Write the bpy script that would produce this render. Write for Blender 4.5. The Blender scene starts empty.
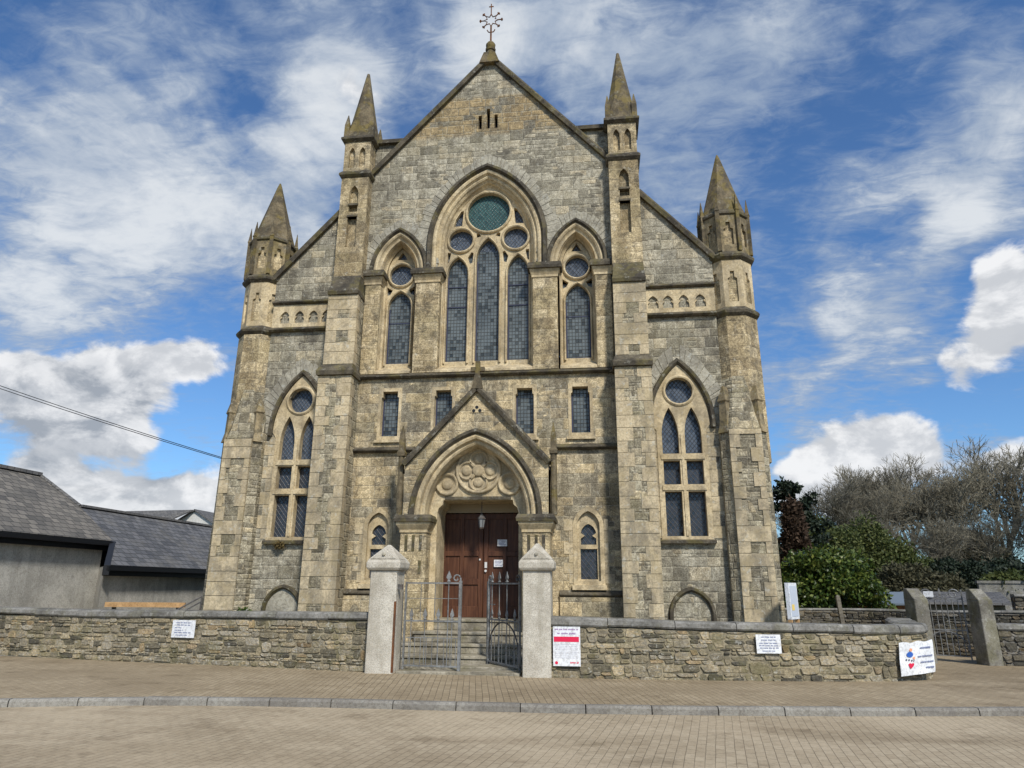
import bpy, bmesh, math, random
import numpy as np
from mathutils import Vector, Matrix
from mathutils.geometry import tessellate_polygon

scene = bpy.context.scene
col = scene.collection
R = math.radians

# ------------------------------------------------------------------ camera
CAM = (2.824, -17.0, 1.6)
YAW, PITCH, ROLL, FPX = 0.1226, 0.2847, 0.0063, 690.0
cy, sy = math.cos(YAW), math.sin(YAW)
fw = Vector((-sy * math.cos(PITCH), cy * math.cos(PITCH), math.sin(PITCH)))
rt = Vector((cy, sy, 0)); up = rt.cross(fw)
r2 = rt * math.cos(ROLL) + up * math.sin(ROLL)
u2 = -rt * math.sin(ROLL) + up * math.cos(ROLL)
cam_d = bpy.data.cameras.new('camera')
cam_d.sensor_width = 36.0
cam_d.lens = FPX / 1024 * 36.0
cam_d.clip_end = 5000
cam = bpy.data.objects.new('camera', cam_d)
M = Matrix((r2, u2, -fw)).transposed().to_4x4()
M.translation = CAM
cam.matrix_world = M
col.objects.link(cam)
scene.camera = cam
scene.view_settings.view_transform = 'Standard'
scene.view_settings.look = 'None'
scene.view_settings.exposure = 0.38
scene.view_settings.gamma = 1.0

# ------------------------------------------------------------------ sun
SUN_EL, SUN_AZ = 44.0, 152.0          # azimuth clockwise from +Y (the view direction); 180 = behind the camera
sun_d = bpy.data.lights.new('sun', 'SUN')
sun_d.energy = 3.3
sun_d.angle = R(7)
sun_d.color = (1.0, 0.95, 0.87)
sun = bpy.data.objects.new('sun', sun_d)
sv = Vector((math.sin(R(SUN_AZ)) * math.cos(R(SUN_EL)), math.cos(R(SUN_AZ)) * math.cos(R(SUN_EL)), math.sin(R(SUN_EL))))
sun.rotation_euler = sv.to_track_quat('Z', 'Y').to_euler()
sun.location = (0, -30, 40)
col.objects.link(sun)


# ------------------------------------------------------------------ node helper
class NT:
    def __init__(s, tree):
        s.t = tree
        s.nodes = tree.nodes
        s.nodes.clear()

    def n(s, typ, ins=None, **props):
        nd = s.nodes.new(typ)
        for k, v in props.items():
            setattr(nd, k, v)
        for k, v in (ins or {}).items():
            s.set(nd.inputs[k], v)
        return nd

    def set(s, sock, v):
        if hasattr(v, 'is_output'):
            s.t.links.new(v, sock)
        else:
            sock.default_value = v

    def m(s, op, a, b=0.0, c=0.0, clamp=False):
        nd = s.nodes.new('ShaderNodeMath')
        nd.operation = op
        nd.use_clamp = clamp
        for i, v in enumerate((a, b, c)):
            s.set(nd.inputs[i], v)
        return nd.outputs[0]

    def vm(s, op, a, b=(0, 0, 0)):
        nd = s.nodes.new('ShaderNodeVectorMath')
        nd.operation = op
        s.set(nd.inputs[0], a)
        s.set(nd.inputs[1], b)
        return nd.outputs[1] if op in ('DOT_PRODUCT', 'LENGTH', 'DISTANCE') else nd.outputs[0]

    def mix(s, f, a, b, blend='MIX'):
        nd = s.nodes.new('ShaderNodeMix')
        nd.data_type = 'RGBA'
        nd.blend_type = blend
        s.set(nd.inputs[0], f)
        s.set(nd.inputs[6], c4(a))
        s.set(nd.inputs[7], c4(b))
        return nd.outputs[2]

    def mixf(s, f, a, b):
        nd = s.nodes.new('ShaderNodeMix')
        s.set(nd.inputs[0], f)
        s.set(nd.inputs[2], a)
        s.set(nd.inputs[3], b)
        return nd.outputs[0]

    def ss(s, v, lo, hi):            # smoothstep 0..1
        nd = s.nodes.new('ShaderNodeMapRange')
        nd.interpolation_type = 'SMOOTHSTEP'
        s.set(nd.inputs[0], v)
        nd.inputs[1].default_value = lo
        nd.inputs[2].default_value = hi
        return nd.outputs[0]

    def ramp(s, f, stops, interp='LINEAR'):
        nd = s.nodes.new('ShaderNodeValToRGB')
        nd.color_ramp.interpolation = interp
        e = nd.color_ramp.elements
        while len(e) < len(stops):
            e.new(0.5)
        for el, (p, c) in zip(e, stops):
            el.position = p
            el.color = c4(c)
        s.set(nd.inputs[0], f)
        return nd.outputs[0]

    def noise(s, vec, scale, detail=4.0, rough=0.55, dist=0.0, out=0):
        nd = s.n('ShaderNodeTexNoise', {'Scale': scale, 'Detail': detail, 'Roughness': rough, 'Distortion': dist})
        s.set(nd.inputs['Vector'], vec)
        return nd.outputs[out]

    def vscale(s, vec, sc):
        return s.vm('MULTIPLY', vec, sc)


def c4(c):
    if hasattr(c, 'is_output') or (isinstance(c, tuple) and len(c) == 4):
        return c
    return (c[0], c[1], c[2], 1.0)


# ------------------------------------------------------------------ sky
world = bpy.data.worlds.new('World')
scene.world = world
world.use_nodes = True


def azel(az, el):
    return (math.sin(R(az)) * math.cos(R(el)), math.cos(R(az)) * math.cos(R(el)), math.sin(R(el)))


def build_sky():
    t = NT(world.node_tree)
    out = t.n('ShaderNodeOutputWorld')
    bg = t.n('ShaderNodeBackground', {'Strength': 0.09})
    sky = t.n('ShaderNodeTexSky', sky_type='NISHITA', sun_disc=False)
    sky.sun_elevation = R(SUN_EL)
    sky.sun_rotation = R(SUN_AZ)
    sky.air_density = 1.0
    sky.dust_density = 0.6
    sky.ozone_density = 2.2
    d = t.n('ShaderNodeTexCoord').outputs['Generated']
    sep = t.n('ShaderNodeSeparateXYZ', {0: d})
    x, y, z = sep.outputs
    zc = t.m('ADD', t.m('MAXIMUM', z, 0.0), 0.16)
    px = t.m('DIVIDE', x, zc)
    py = t.m('DIVIDE', y, zc)
    P = t.n('ShaderNodeCombineXYZ', {0: px, 1: py, 2: 0.0}).outputs[0]
    # streaked high cloud: stretched along a slanted direction
    rot = t.n('ShaderNodeMapping', {'Rotation': (0, 0, R(-24)), 'Scale': (1.0, 0.75, 1.0)})
    t.set(rot.inputs[0], P)
    warp = t.noise(P, 1.3, 3, 0.5, 0, 1)
    wv = t.vm('ADD', rot.outputs[0], t.vscale(t.vm('SUBTRACT', warp, (0.5, 0.5, 0.5)), (0.55, 0.55, 0)))
    n1 = t.noise(wv, 2.2, 9, 0.60, 0.2)
    ripple = t.n('ShaderNodeMapping', {'Rotation': (0, 0, R(28)), 'Scale': (0.9, 1.6, 1.0)})
    t.set(ripple.inputs[0], P)
    n2 = t.noise(ripple.outputs[0], 5.5, 7, 0.62, 0.5)
    # broad veils of thin cloud with open blue between
    wa = t.vm('SUBTRACT', t.noise(d, 4.5, 4, 0.55, 0, 1), (0.5, 0.5, 0.5))
    dwarp = t.vm('ADD', d, t.vscale(wa, (0.20, 0.20, 0.20)))

    def blob(az, el, rad, w, flat=1.0):
        c = azel(az, el)
        dv = t.vm('SUBTRACT', dwarp, c)
        dv = t.vscale(dv, (1, 1, flat))
        q = t.vm('LENGTH', dv)
        return t.m('MULTIPLY', t.ss(q, math.sin(R(rad)) * 1.0, 0.0), w)

    def total(lst):
        acc = None
        for b in lst:
            v = blob(*b)
            acc = v if acc is None else t.m('ADD', acc, v)
        return acc
    VEIL = [(26.4, 33.2, 6.8, 0.35), (32.5, 34.5, 5.0, 0.35), (23.4, 28.5, 4.0, 0.4), (29.7, 28.9, 4.2, 0.4), (14.7, 19.6, 5.2, 0.4), (20.7, 19.5, 4.2, 0.4), (30.6, 23.8, 3.0, 0.45), (15.0, 14.8, 4.5, 0.45), (24.2, 20.3, 4.0, 0.3), (-44.5, 30.3, 10.1, 0.55), (-38.9, 33.4, 8.9, 0.4), (-40.3, 26.0, 11.0, 0.55), (-32.3, 26.4, 10.7, 0.6), (-24.4, 36.6, 7.1, 0.85), (-26.3, 29.7, 9.6, 0.7), (-32.0, 39.9, 10.4, 0.35), (-45.5, 23.2, 7.1, 0.4), (-24.2, 42.1, 8.7, 0.35), (-10.5, 44.1, 10.3, 0.62), (-2.4, 42.7, 9.1, 0.6), (6.4, 40.7, 9.8, 0.7), (9.6, 35.4, 9.4, 0.65), (16.3, 39.2, 8.0, 0.55), (5.7, 31.4, 8.4, 0.5), (11.4, 27.0, 6.8, 0.3), (23.1, 39.5, 7.4, 0.35), (30.4, 35.2, 6.4, 0.38), (18.8, 22.1, 5.7, 0.42), (19.5, 15.9, 6.4, 0.4), (16.2, 12.4, 6.6, 0.5), (31.7, 30.9, 4.1, 0.42), (28.6, 26.4, 5.0, 0.52), (26.9, 22.7, 5.1, 0.52), (30.7, 27.2, 4.8, 0.35), (-42.4, 19.8, 7.6, 0.35), (-43.6, 16.1, 5.5, 0.4), (23.9, 18.2, 5.4, 0.3), (-42.1, 38.3, 7.0, 0.3)]
    HOLES = [(-32.7, 36.4, 3.7, 0.42, 1.6), (-41.0, 36.7, 3.6, 0.28, 1.6), (-47.3, 33.8, 3.3, 0.22, 1.5), (-34.5, 20.7, 4.9, 0.35), (-18.6, 43.8, 2.7, 0.3), (-16.4, 41.0, 4.2, 0.2), (25.6, 32.8, 5.7, 0.3), (23.6, 24.9, 4.0, 0.25), (-42.9, 22.2, 2.5, 0.2, 2), (-30.7, 31.9, 2.8, 0.1), (-2.5, 37.9, 3.0, 0.1), (16.2, 26.3, 3.6, 0.2), (24.9, 37.0, 3.7, 0.18)]
    HEAP = [(-33.1, 16.0, 4.3, 1.1, 1.3), (-35.7, 14.2, 5.5, 1.0, 1.4), (-39.1, 13.0, 5.3, 0.9, 1.5), (-42.6, 10.4, 6.8, 1.2, 1.4), (-44.5, 11.8, 4.8, 0.9, 1.4), (-39.5, 9.7, 5.2, 0.8, 1.8), (-43.0, 6.6, 4.2, 0.9, 1.6), (-40.0, 5.6, 5.0, 1.15, 1.5), (-37.1, 6.4, 3.9, 0.9, 1.5), (-34.5, 5.8, 5.4, 1.15, 1.5), (-31.2, 6.6, 5.0, 1.25, 1.5), (-29.0, 5.8, 4.4, 1.1, 1.5), (-40.9, 4.1, 4.9, 1.0, 1.5), (-36.1, 4.0, 5.3, 1.0, 1.5), (18.1, 10.0, 5.0, 1.0, 1.4), (22.8, 10.3, 4.7, 1.05, 1.4), (16.0, 10.5, 3.7, 0.7, 1.5), (19.8, 7.3, 6.2, 1.15, 1.4), (24.3, 7.7, 4.6, 1.0, 1.5), (29.2, 8.7, 3.6, 1.15, 1.4), (15.6, 7.1, 5.8, 1.0, 1.4), (20.3, 11.7, 3.1, 0.8, 1.3), (30.0, 17.1, 4.6, 1.15, 1.1), (32.2, 19.3, 4.7, 1.15), (27.3, 15.1, 2.6, 0.75, 1.5), (-20.2, 35.7, 3.3, 0.45), (-24.1, 37.7, 3.2, 0.4), (-34.7, 7.3, 2.7, 0.4, 2)]
    GREY = [(-40.3, 11.0, 6.4, 0.95, 1.4), (-42.8, 8.6, 6.7, 1.0, 1.4), (-35.7, 10.1, 5.5, 0.8, 2), (-38.0, 12.0, 5.3, 0.6, 1.6), (-37.6, 5.7, 5.2, 0.45, 2), (-34.8, 8.0, 3.4, 0.6, 2), (30.5, 14.9, 3.3, 0.5, 1.4), (22.4, 7.5, 4.7, 0.25, 2), (-26.3, 30.4, 9.6, 0.35), (-16.2, 38.3, 8.0, 0.3)]
    veil = total(VEIL)
    holes = total(HOLES)
    dens = t.m('ADD', t.m('SUBTRACT', t.m('MINIMUM', t.m('MULTIPLY', veil, 0.88), 0.74), holes), t.m('MULTIPLY', t.m('SUBTRACT', n1, 0.5), 2.3))
    dens = t.m('ADD', dens, t.m('MULTIPLY', t.m('SUBTRACT', n2, 0.5), 0.9))
    n5 = t.noise(ripple.outputs[0], 15.0, 5, 0.65, 0.8)
    dens = t.m('ADD', dens, t.m('MULTIPLY', t.m('SUBTRACT', n5, 0.5), 0.85))
    veil_a = t.m('POWER', t.ss(dens, -0.12, 0.74), 1.0)
    # heaped clouds low down
    # cumulus in true direction space, lightly squashed
    D3 = t.vscale(d, (1, 1, 1.7))
    n3 = t.noise(D3, 9.0, 10, 0.62, 0.25)
    n3b = t.noise(t.vm('ADD', D3, (0.01, 0, 0.03)), 9.0, 7, 0.62, 0.25)
    heap = total(HEAP + [(-110, 25, 40, .8), (120, 30, 40, .7), (180, 30, 40, .6)])
    hd = t.m('ADD', t.m('MULTIPLY', heap, 1.08), t.m('MULTIPLY', t.m('SUBTRACT', n3, 0.5), t.m('MULTIPLY', t.ss(heap, 0.0, 0.35), 2.6)))
    heap_a = t.ss(hd, 0.26, 0.78)
    # self shading of the cloud bodies: thick undersides greyer
    lit = t.ss(t.m('SUBTRACT', n3, n3b), -0.10, 0.12)
    n4 = t.noise(D3, 11.0, 6, 0.6, 0.6)
    grey = t.m('MULTIPLY', t.m('MINIMUM', total(GREY), 0.8), t.m('ADD', 0.05, t.m('MULTIPLY', t.ss(n4, 0.68, 0.32), 0.9)))
    shade = t.m('ADD', t.m('MULTIPLY', t.m('SUBTRACT', 1.0, lit), 0.55), grey, clamp=True)
    heap_c = t.mix(shade, (7.8, 7.85, 7.95), (3.1, 3.4, 3.85))
    veil_c = t.mix(t.m('MULTIPLY', t.ss(dens, 0.25, 1.1), t.ss(n1, 0.36, 0.60)), (3.0, 3.7, 4.8), (6.5, 6.8, 7.1))
    skyc = t.mix(1.0, sky.outputs[0], (0.64, 0.92, 1.20), 'MULTIPLY')
    c = t.mix(t.m('MULTIPLY', veil_a, 0.94), skyc, veil_c)
    c = t.mix(t.m('MULTIPLY', heap_a, 0.97), c, heap_c)
    t.set(bg.inputs['Color'], c)
    t.t.links.new(bg.outputs[0], out.inputs[0])


build_sky()


# ------------------------------------------------------------------ materials
def new_mat(name):
    m = bpy.data.materials.new(name)
    m.use_nodes = True
    t = NT(m.node_tree)
    out = t.n('ShaderNodeOutputMaterial')
    b = t.n('ShaderNodeBsdfPrincipled', {'Roughness': 0.85})
    b.inputs['Specular IOR Level'].default_value = 0.25
    t.t.links.new(b.outputs[0], out.inputs[0])
    return m, t, b


def wall_uv(t):
    g = t.n('ShaderNodeNewGeometry')
    p = t.n('ShaderNodeSeparateXYZ', {0: g.outputs['Position']})
    n = t.n('ShaderNodeSeparateXYZ', {0: g.outputs['True Normal']})
    ln = t.m('SQRT', t.m('ADD', t.m('ADD', t.m('MULTIPLY', n.outputs[0], n.outputs[0]), t.m('MULTIPLY', n.outputs[1], n.outputs[1])), 1e-5))
    u = t.m('DIVIDE', t.m('SUBTRACT', t.m('MULTIPLY', p.outputs[1], n.outputs[0]), t.m('MULTIPLY', p.outputs[0], n.outputs[1])), ln)
    h = t.m('GREATER_THAN', t.m('ABSOLUTE', n.outputs[2]), 0.9)
    u = t.mixf(h, u, p.outputs[0])
    v = t.mixf(h, p.outputs[2], p.outputs[1])
    return g, p, u, v


def stone(name, rh, bw, stops, mortar, joint=0.012, bump=0.5, dark=0.35, green=0.15, lichen=0.25, wobble=0.03, band=None, rnd=0.85, streak=0.4, colnoise=0.5, rough=0.9, split=0.53):
    """coursed masonry: irregular rows, irregular block lengths, a tone per block, joints, stains and lichen"""
    m, t, b = new_mat(name)
    g, p, u, v = wall_uv(t)
    pos = g.outputs['Position']
    wn = t.noise(pos, 3.1, 3, 0.5, 0, 1)
    ws = t.n('ShaderNodeSeparateXYZ', {0: wn})
    u = t.m('ADD', u, t.m('MULTIPLY', t.m('SUBTRACT', ws.outputs[0], 0.5), wobble * 2))
    v = t.m('ADD', v, t.m('MULTIPLY', t.m('SUBTRACT', ws.outputs[1], 0.5), wobble))

    def rows(vv, height, width, seed):
        r = t.m('ADD', t.m('DIVIDE', vv, height), 100.0 + seed)
        v1 = t.n('ShaderNodeTexVoronoi', {'W': r, 'Scale': 1.0, 'Randomness': rnd}, voronoi_dimensions='1D', feature='F1')
        e1 = t.n('ShaderNodeTexVoronoi', {'W': r, 'Scale': 1.0, 'Randomness': rnd}, voronoi_dimensions='1D', feature='DISTANCE_TO_EDGE')
        h = t.n('ShaderNodeTexWhiteNoise', {'W': v1.outputs['W']}, noise_dimensions='1D').outputs[0]
        uu = t.m('ADD', t.m('DIVIDE', u, width), t.m('ADD', t.m('MULTIPLY', h, 57.0), 200.0))
        v2 = t.n('ShaderNodeTexVoronoi', {'W': uu, 'Scale': 1.0, 'Randomness': rnd}, voronoi_dimensions='1D', feature='F1')
        e2 = t.n('ShaderNodeTexVoronoi', {'W': uu, 'Scale': 1.0, 'Randomness': rnd}, voronoi_dimensions='1D', feature='DISTANCE_TO_EDGE')
        idv = t.n('ShaderNodeCombineXYZ', {0: v1.outputs['W'], 1: v2.outputs['W'], 2: seed})
        hh = t.n('ShaderNodeTexWhiteNoise', noise_dimensions='3D')
        t.set(hh.inputs['Vector'], idv.outputs[0])
        edge = t.m('MINIMUM', t.m('MULTIPLY', e1.outputs['Distance'], height), t.m('MULTIPLY', e2.outputs['Distance'], width))
        return hh.outputs[0], hh.outputs[1], edge

    h1, c1, e1 = rows(v, rh, bw, 0.0)
    # some blocks are split into two thinner ones
    h2, c2, e2 = rows(v, rh * 0.5, bw * 0.8, 7.0)
    pick = t.m('GREATER_THAN', t.noise(pos, 0.9, 2, 0.5), split)
    hid = t.mixf(pick, h1, h2)
    edge = t.mixf(pick, e1, e2)
    fine = t.noise(pos, 14, 6, 0.65)
    mid = t.noise(pos, 2.3, 5, 0.6)
    tone = t.m('ADD', hid, t.m('MULTIPLY', t.m('SUBTRACT', mid, 0.5), colnoise), clamp=True)
    c = t.ramp(tone, stops)
    if band:
        z0, z1, bc, bw_ = band
        bm = t.m('MULTIPLY', t.ss(p.outputs[2], z0 - 0.1, z0 + 0.1), t.ss(p.outputs[2], z1 + 0.1, z1 - 0.1))
        bm = t.m('MULTIPLY', bm, t.ss(t.m('ADD', hid, mid), 0.50, 0.85))
        c = t.mix(t.m('MULTIPLY', bm, bw_), c, bc)
    md2 = t.noise(t.vm('ADD', pos, (2, 6, 13)), 8.5, 6, 0.7)
    c = t.mix(t.m('MULTIPLY', t.ss(md2, 0.58, 0.42), 0.42), c, t.mix(1.0, c, (0.45, 0.43, 0.39), 'MULTIPLY'))
    c = t.mix(t.m('MULTIPLY', t.ss(md2, 0.52, 0.62), 0.35), c, t.mix(1.0, c, (1.35, 1.35, 1.33), 'MULTIPLY'))
    c = t.mix(t.m('MULTIPLY', t.m('SUBTRACT', fine, 0.35, clamp=True), 1.3), c, t.mix(1.0, c, (0.55, 0.52, 0.48), 'MULTIPLY'))
    # run-off streaks and dark weathering
    sv_ = t.vscale(pos, (1.0, 1.0, 0.16))
    sn = t.noise(sv_, 2.2, 6, 0.62)
    st = t.m('MULTIPLY', t.ss(sn, 0.49, 0.60), streak)
    c = t.mix(st, c, t.mix(1.0, c, (0.40, 0.37, 0.33), 'MULTIPLY'))
    dn = t.noise(pos, 0.75, 8, 0.70, 0.5)
    c = t.mix(t.m('MULTIPLY', t.ss(dn, 0.50, 0.60), dark), c, (0.075, 0.068, 0.055))
    gn = t.noise(t.vm('ADD', pos, (11, 3, 5)), 1.1, 5, 0.6)
    c = t.mix(t.m('MULTIPLY', t.ss(gn, 0.50, 0.62), green), c, (0.17, 0.145, 0.065))
    ln = t.noise(t.vm('ADD', pos, (3, 31, 17)), 5.5, 6, 0.72)
    c = t.mix(t.m('MULTIPLY', t.ss(ln, 0.60, 0.67), lichen), c, (0.52, 0.51, 0.45))
    bn = t.noise(t.vm('ADD', pos, (9, 4, 27)), 3.4, 7, 0.74, 0.6)
    c = t.mix(t.m('MULTIPLY', t.ss(bn, 0.53, 0.59), t.m('MULTIPLY', dark, 1.15)), c, (0.06, 0.054, 0.044))
    gr = t.noise(pos, 34, 3, 0.7)
    c = t.mix(t.m('MULTIPLY', t.ss(gr, 0.56, 0.40), 0.60), c, t.mix(1.0, c, (0.42, 0.40, 0.37), 'MULTIPLY'))
    c = t.mix(t.m('MULTIPLY', t.ss(gr, 0.52, 0.64), 0.50), c, t.mix(1.0, c, (1.5, 1.5, 1.5), 'MULTIPLY'))
    jm = t.ss(t.m('ADD', edge, t.m('MULTIPLY', t.m('SUBTRACT', fine, 0.5), joint * 0.9)), joint * 0.35, joint * 1.15)
    mj = t.mix(t.ss(md2, 0.44, 0.56), t.mix(1.0, c4(mortar), (0.5, 0.48, 0.45, 1), 'MULTIPLY'), mortar)
    c = t.mix(t.m('SUBTRACT', 1.0, t.m('MULTIPLY', t.m('SUBTRACT', 1.0, jm), 0.75)), mj, c)
    t.set(b.inputs['Base Color'], c)
    b.inputs['Roughness'].default_value = rough
    hgt = t.m('ADD', t.m('MULTIPLY', t.ss(edge, 0.0, joint * 2.4), 0.5), t.m('ADD', t.m('MULTIPLY', fine, 0.35), t.m('MULTIPLY', hid, 0.5)))
    bp = t.n('ShaderNodeBump', {'Strength': min(1.0, bump * 1.6), 'Distance': 0.06})
    t.set(bp.inputs['Height'], hgt)
    t.t.links.new(bp.outputs[0], b.inputs['Normal'])
    return m


def mottled(name, c0, c1, scale=2.0, dark=0.3, darkc=(0.06, 0.055, 0.045), lichen=0.0, lichc=(0.45, 0.45, 0.40), green=0.0, rough=0.85, bump=0.25, fine=22, island=0.0, speck=0.0, streak=0.0, greenc=(0.13, 0.12, 0.03)):
    """worked stone, render, granite, iron ... one surface with stains, lichen and grain"""
    m, t, b = new_mat(name)
    g = t.n('ShaderNodeNewGeometry')
    pos = g.outputs['Position']
    n1 = t.noise(pos, scale, 6, 0.62)
    f = t.ss(n1, 0.36, 0.64)
    if island:
        f = t.m('ADD', f, t.m('MULTIPLY', t.m('SUBTRACT', g.outputs['Random Per Island'], 0.5), island), clamp=True)
    c = t.mix(f, c0, c1)
    fn = t.noise(pos, fine, 5, 0.7)
    c = t.mix(t.m('MULTIPLY', t.ss(fn, 0.45, 0.62), 0.55), c, t.mix(1.0, c, (0.5, 0.48, 0.45), 'MULTIPLY'))
    if speck:
        sp = t.noise(pos, 90, 2, 0.6)
        c = t.mix(t.m('MULTIPLY', t.ss(sp, 0.56, 0.66), speck), c, t.mix(1.0, c, (0.35, 0.34, 0.33), 'MULTIPLY'))
    if streak:
        sn = t.noise(t.vscale(pos, (1, 1, 0.14)), 2.6, 6, 0.62)
        c = t.mix(t.m('MULTIPLY', t.ss(sn, 0.49, 0.60), streak), c, darkc)
    if dark:
        dn = t.noise(t.vm('ADD', pos, (7, 1, 4)), 1.3, 7, 0.68, 0.3)
        c = t.mix(t.m('MULTIPLY', t.ss(dn, 0.49, 0.60), dark), c, darkc)
    if green:
        gn = t.noise(t.vm('ADD', pos, (17, 2, 9)), 2.4, 5, 0.6)
        c = t.mix(t.m('MULTIPLY', t.ss(gn, 0.49, 0.61), green), c, greenc)
    if dark:
        bn = t.noise(t.vm('ADD', pos, (9, 4, 27)), 4.2, 7, 0.74, 0.6)
        c = t.mix(t.m('MULTIPLY', t.ss(bn, 0.53, 0.59), dark), c, darkc)
    if lichen:
        ln = t.noise(t.vm('ADD', pos, (1, 21, 7)), 6.5, 7, 0.74)
        c = t.mix(t.m('MULTIPLY', t.ss(ln, 0.57, 0.64), lichen), c, lichc)
    t.set(b.inputs['Base Color'], c)
    b.inputs['Roughness'].default_value = rough
    if bump:
        bp = t.n('ShaderNodeBump', {'Strength': bump, 'Distance': 0.02})
        t.set(bp.inputs['Height'], t.m('ADD', fn, n1))
        t.t.links.new(bp.outputs[0], b.inputs['Normal'])
    return m


def plain(name, c, rough=0.6, metal=0.0, spec=0.3):
    m, t, b = new_mat(name)
    b.inputs['Base Color'].default_value = c4(c)
    b.inputs['Roughness'].default_value = rough
    b.inputs['Metallic'].default_value = metal
    b.inputs['Specular IOR Level'].default_value = spec
    return m


GREYS = [(0.0, (0.226, 0.208, 0.163)), (0.25, (0.349, 0.322, 0.245)), (0.5, (0.442, 0.410, 0.320)), (0.75, (0.514, 0.478, 0.374)), (1.0, (0.570, 0.494, 0.346))]
MIXED = [(0.0, (0.263, 0.229, 0.167)), (0.22, (0.418, 0.370, 0.264)), (0.45, (0.548, 0.460, 0.306)), (0.75, (0.610, 0.499, 0.306)), (1.0, (0.687, 0.561, 0.348))]
ASHL = [(0.0, (0.405, 0.323, 0.195)), (0.3, (0.527, 0.427, 0.258)), (0.6, (0.598, 0.485, 0.292)), (1.0, (0.661, 0.551, 0.360))]
WALLS = [(0.0, (0.108, 0.102, 0.088)), (0.2, (0.216, 0.200, 0.164)), (0.4, (0.323, 0.295, 0.235)), (0.6, (0.417, 0.365, 0.265)), (0.75, (0.354, 0.330, 0.282)), (1.0, (0.520, 0.431, 0.295))]
def rubble(name, stops, mortar, sx=0.31, sz=0.088, joint=0.05, bump=1.0, dark=0.4, green=0.3, lichen=0.4):
    """random rubble: stones of uneven shape and size lying roughly in beds, wide recessed joints"""
    m, t, b = new_mat(name)
    g, p, u, v = wall_uv(t)
    pos = g.outputs['Position']
    ws = t.n('ShaderNodeSeparateXYZ', {0: t.noise(pos, 3.5, 3, 0.55, 0, 1)})
    u = t.m('ADD', u, t.m('MULTIPLY', t.m('SUBTRACT', ws.outputs[0], 0.5), 0.12))
    v = t.m('ADD', v, t.m('MULTIPLY', t.m('SUBTRACT', ws.outputs[1], 0.5), 0.05))

    def vor(a, c_):
        vec = t.n('ShaderNodeCombineXYZ', {0: t.m('DIVIDE', u, a), 1: t.m('DIVIDE', v, c_), 2: 0.0}).outputs[0]
        f = t.n('ShaderNodeTexVoronoi', {'Scale': 1.0, 'Randomness': 0.85}, voronoi_dimensions='2D', feature='F1')
        e = t.n('ShaderNodeTexVoronoi', {'Scale': 1.0, 'Randomness': 0.85}, voronoi_dimensions='2D', feature='DISTANCE_TO_EDGE')
        t.set(f.inputs['Vector'], vec)
        t.set(e.inputs['Vector'], vec)
        return t.n('ShaderNodeSeparateXYZ', {0: f.outputs['Color']}).outputs, e.outputs['Distance']
    h1, e1 = vor(sx, sz)
    h2, e2 = vor(sx * 1.35, sz * 1.9)
    pick = t.m('GREATER_THAN', t.noise(pos, 1.4, 3, 0.55), 0.56)
    hid = t.mixf(pick, h1[0], h2[0])
    hi2 = t.mixf(pick, h1[1], h2[1])
    edge = t.mixf(pick, e1, t.m('MULTIPLY', e2, 1.6))
    fine = t.noise(pos, 20, 6, 0.7)
    mid = t.noise(t.vscale(pos, (1, 1, 2.6)), 5, 5, 0.65)
    c = t.ramp(t.m('ADD', hid, t.m('MULTIPLY', t.m('SUBTRACT', mid, 0.5), 0.45), clamp=True), stops)
    c = t.mix(t.m('MULTIPLY', t.m('GREATER_THAN', hi2, 0.84), 0.5), c, (0.32, 0.235, 0.13))
    c = t.mix(t.m('MULTIPLY', t.m('LESS_THAN', hi2, 0.10), 0.6), c, (0.045, 0.045, 0.045))
    c = t.mix(t.m('MULTIPLY', t.ss(fine, 0.62, 0.38), 0.6), c, t.mix(1.0, c, (0.38, 0.36, 0.33), 'MULTIPLY'))
    c = t.mix(t.m('MULTIPLY', t.ss(fine, 0.55, 0.75), 0.45), c, t.mix(1.0, c, (1.55, 1.5, 1.4), 'MULTIPLY'))
    dn = t.noise(pos, 0.9, 7, 0.7)
    c = t.mix(t.m('MULTIPLY', t.ss(dn, 0.5, 0.66), dark), c, (0.06, 0.056, 0.045))
    gn = t.noise(t.vm('ADD', pos, (5, 8, 2)), 2.6, 6, 0.65)
    c = t.mix(t.m('MULTIPLY', t.ss(gn, 0.54, 0.68), green), c, (0.11, 0.105, 0.035))
    ln = t.noise(t.vm('ADD', pos, (3, 31, 17)), 8.0, 6, 0.72)
    c = t.mix(t.m('MULTIPLY', t.ss(ln, 0.60, 0.67), lichen), c, (0.42, 0.41, 0.36))
    j = t.m('ADD', edge, t.m('MULTIPLY', t.m('SUBTRACT', fine, 0.5), 0.10))
    jm = t.ss(j, joint * 0.5, joint * 2.2)
    mc = t.mix(t.ss(mid, 0.42, 0.6), mortar, (mortar[0] * 0.32, mortar[1] * 0.32, mortar[2] * 0.33))
    c = t.mix(jm, mc, c)
    t.set(b.inputs['Base Color'], c)
    b.inputs['Roughness'].default_value = 0.92
    hgt = t.m('ADD', t.m('MULTIPLY', t.ss(edge, 0.0, 0.24), 0.9), t.m('ADD', t.m('MULTIPLY', fine, 0.35), t.m('MULTIPLY', hi2, 0.5)))
    bp = t.n('ShaderNodeBump', {'Strength': bump, 'Distance': 0.05})
    t.set(bp.inputs['Height'], hgt)
    t.t.links.new(bp.outputs[0], b.inputs['Normal'])
    return m


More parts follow.
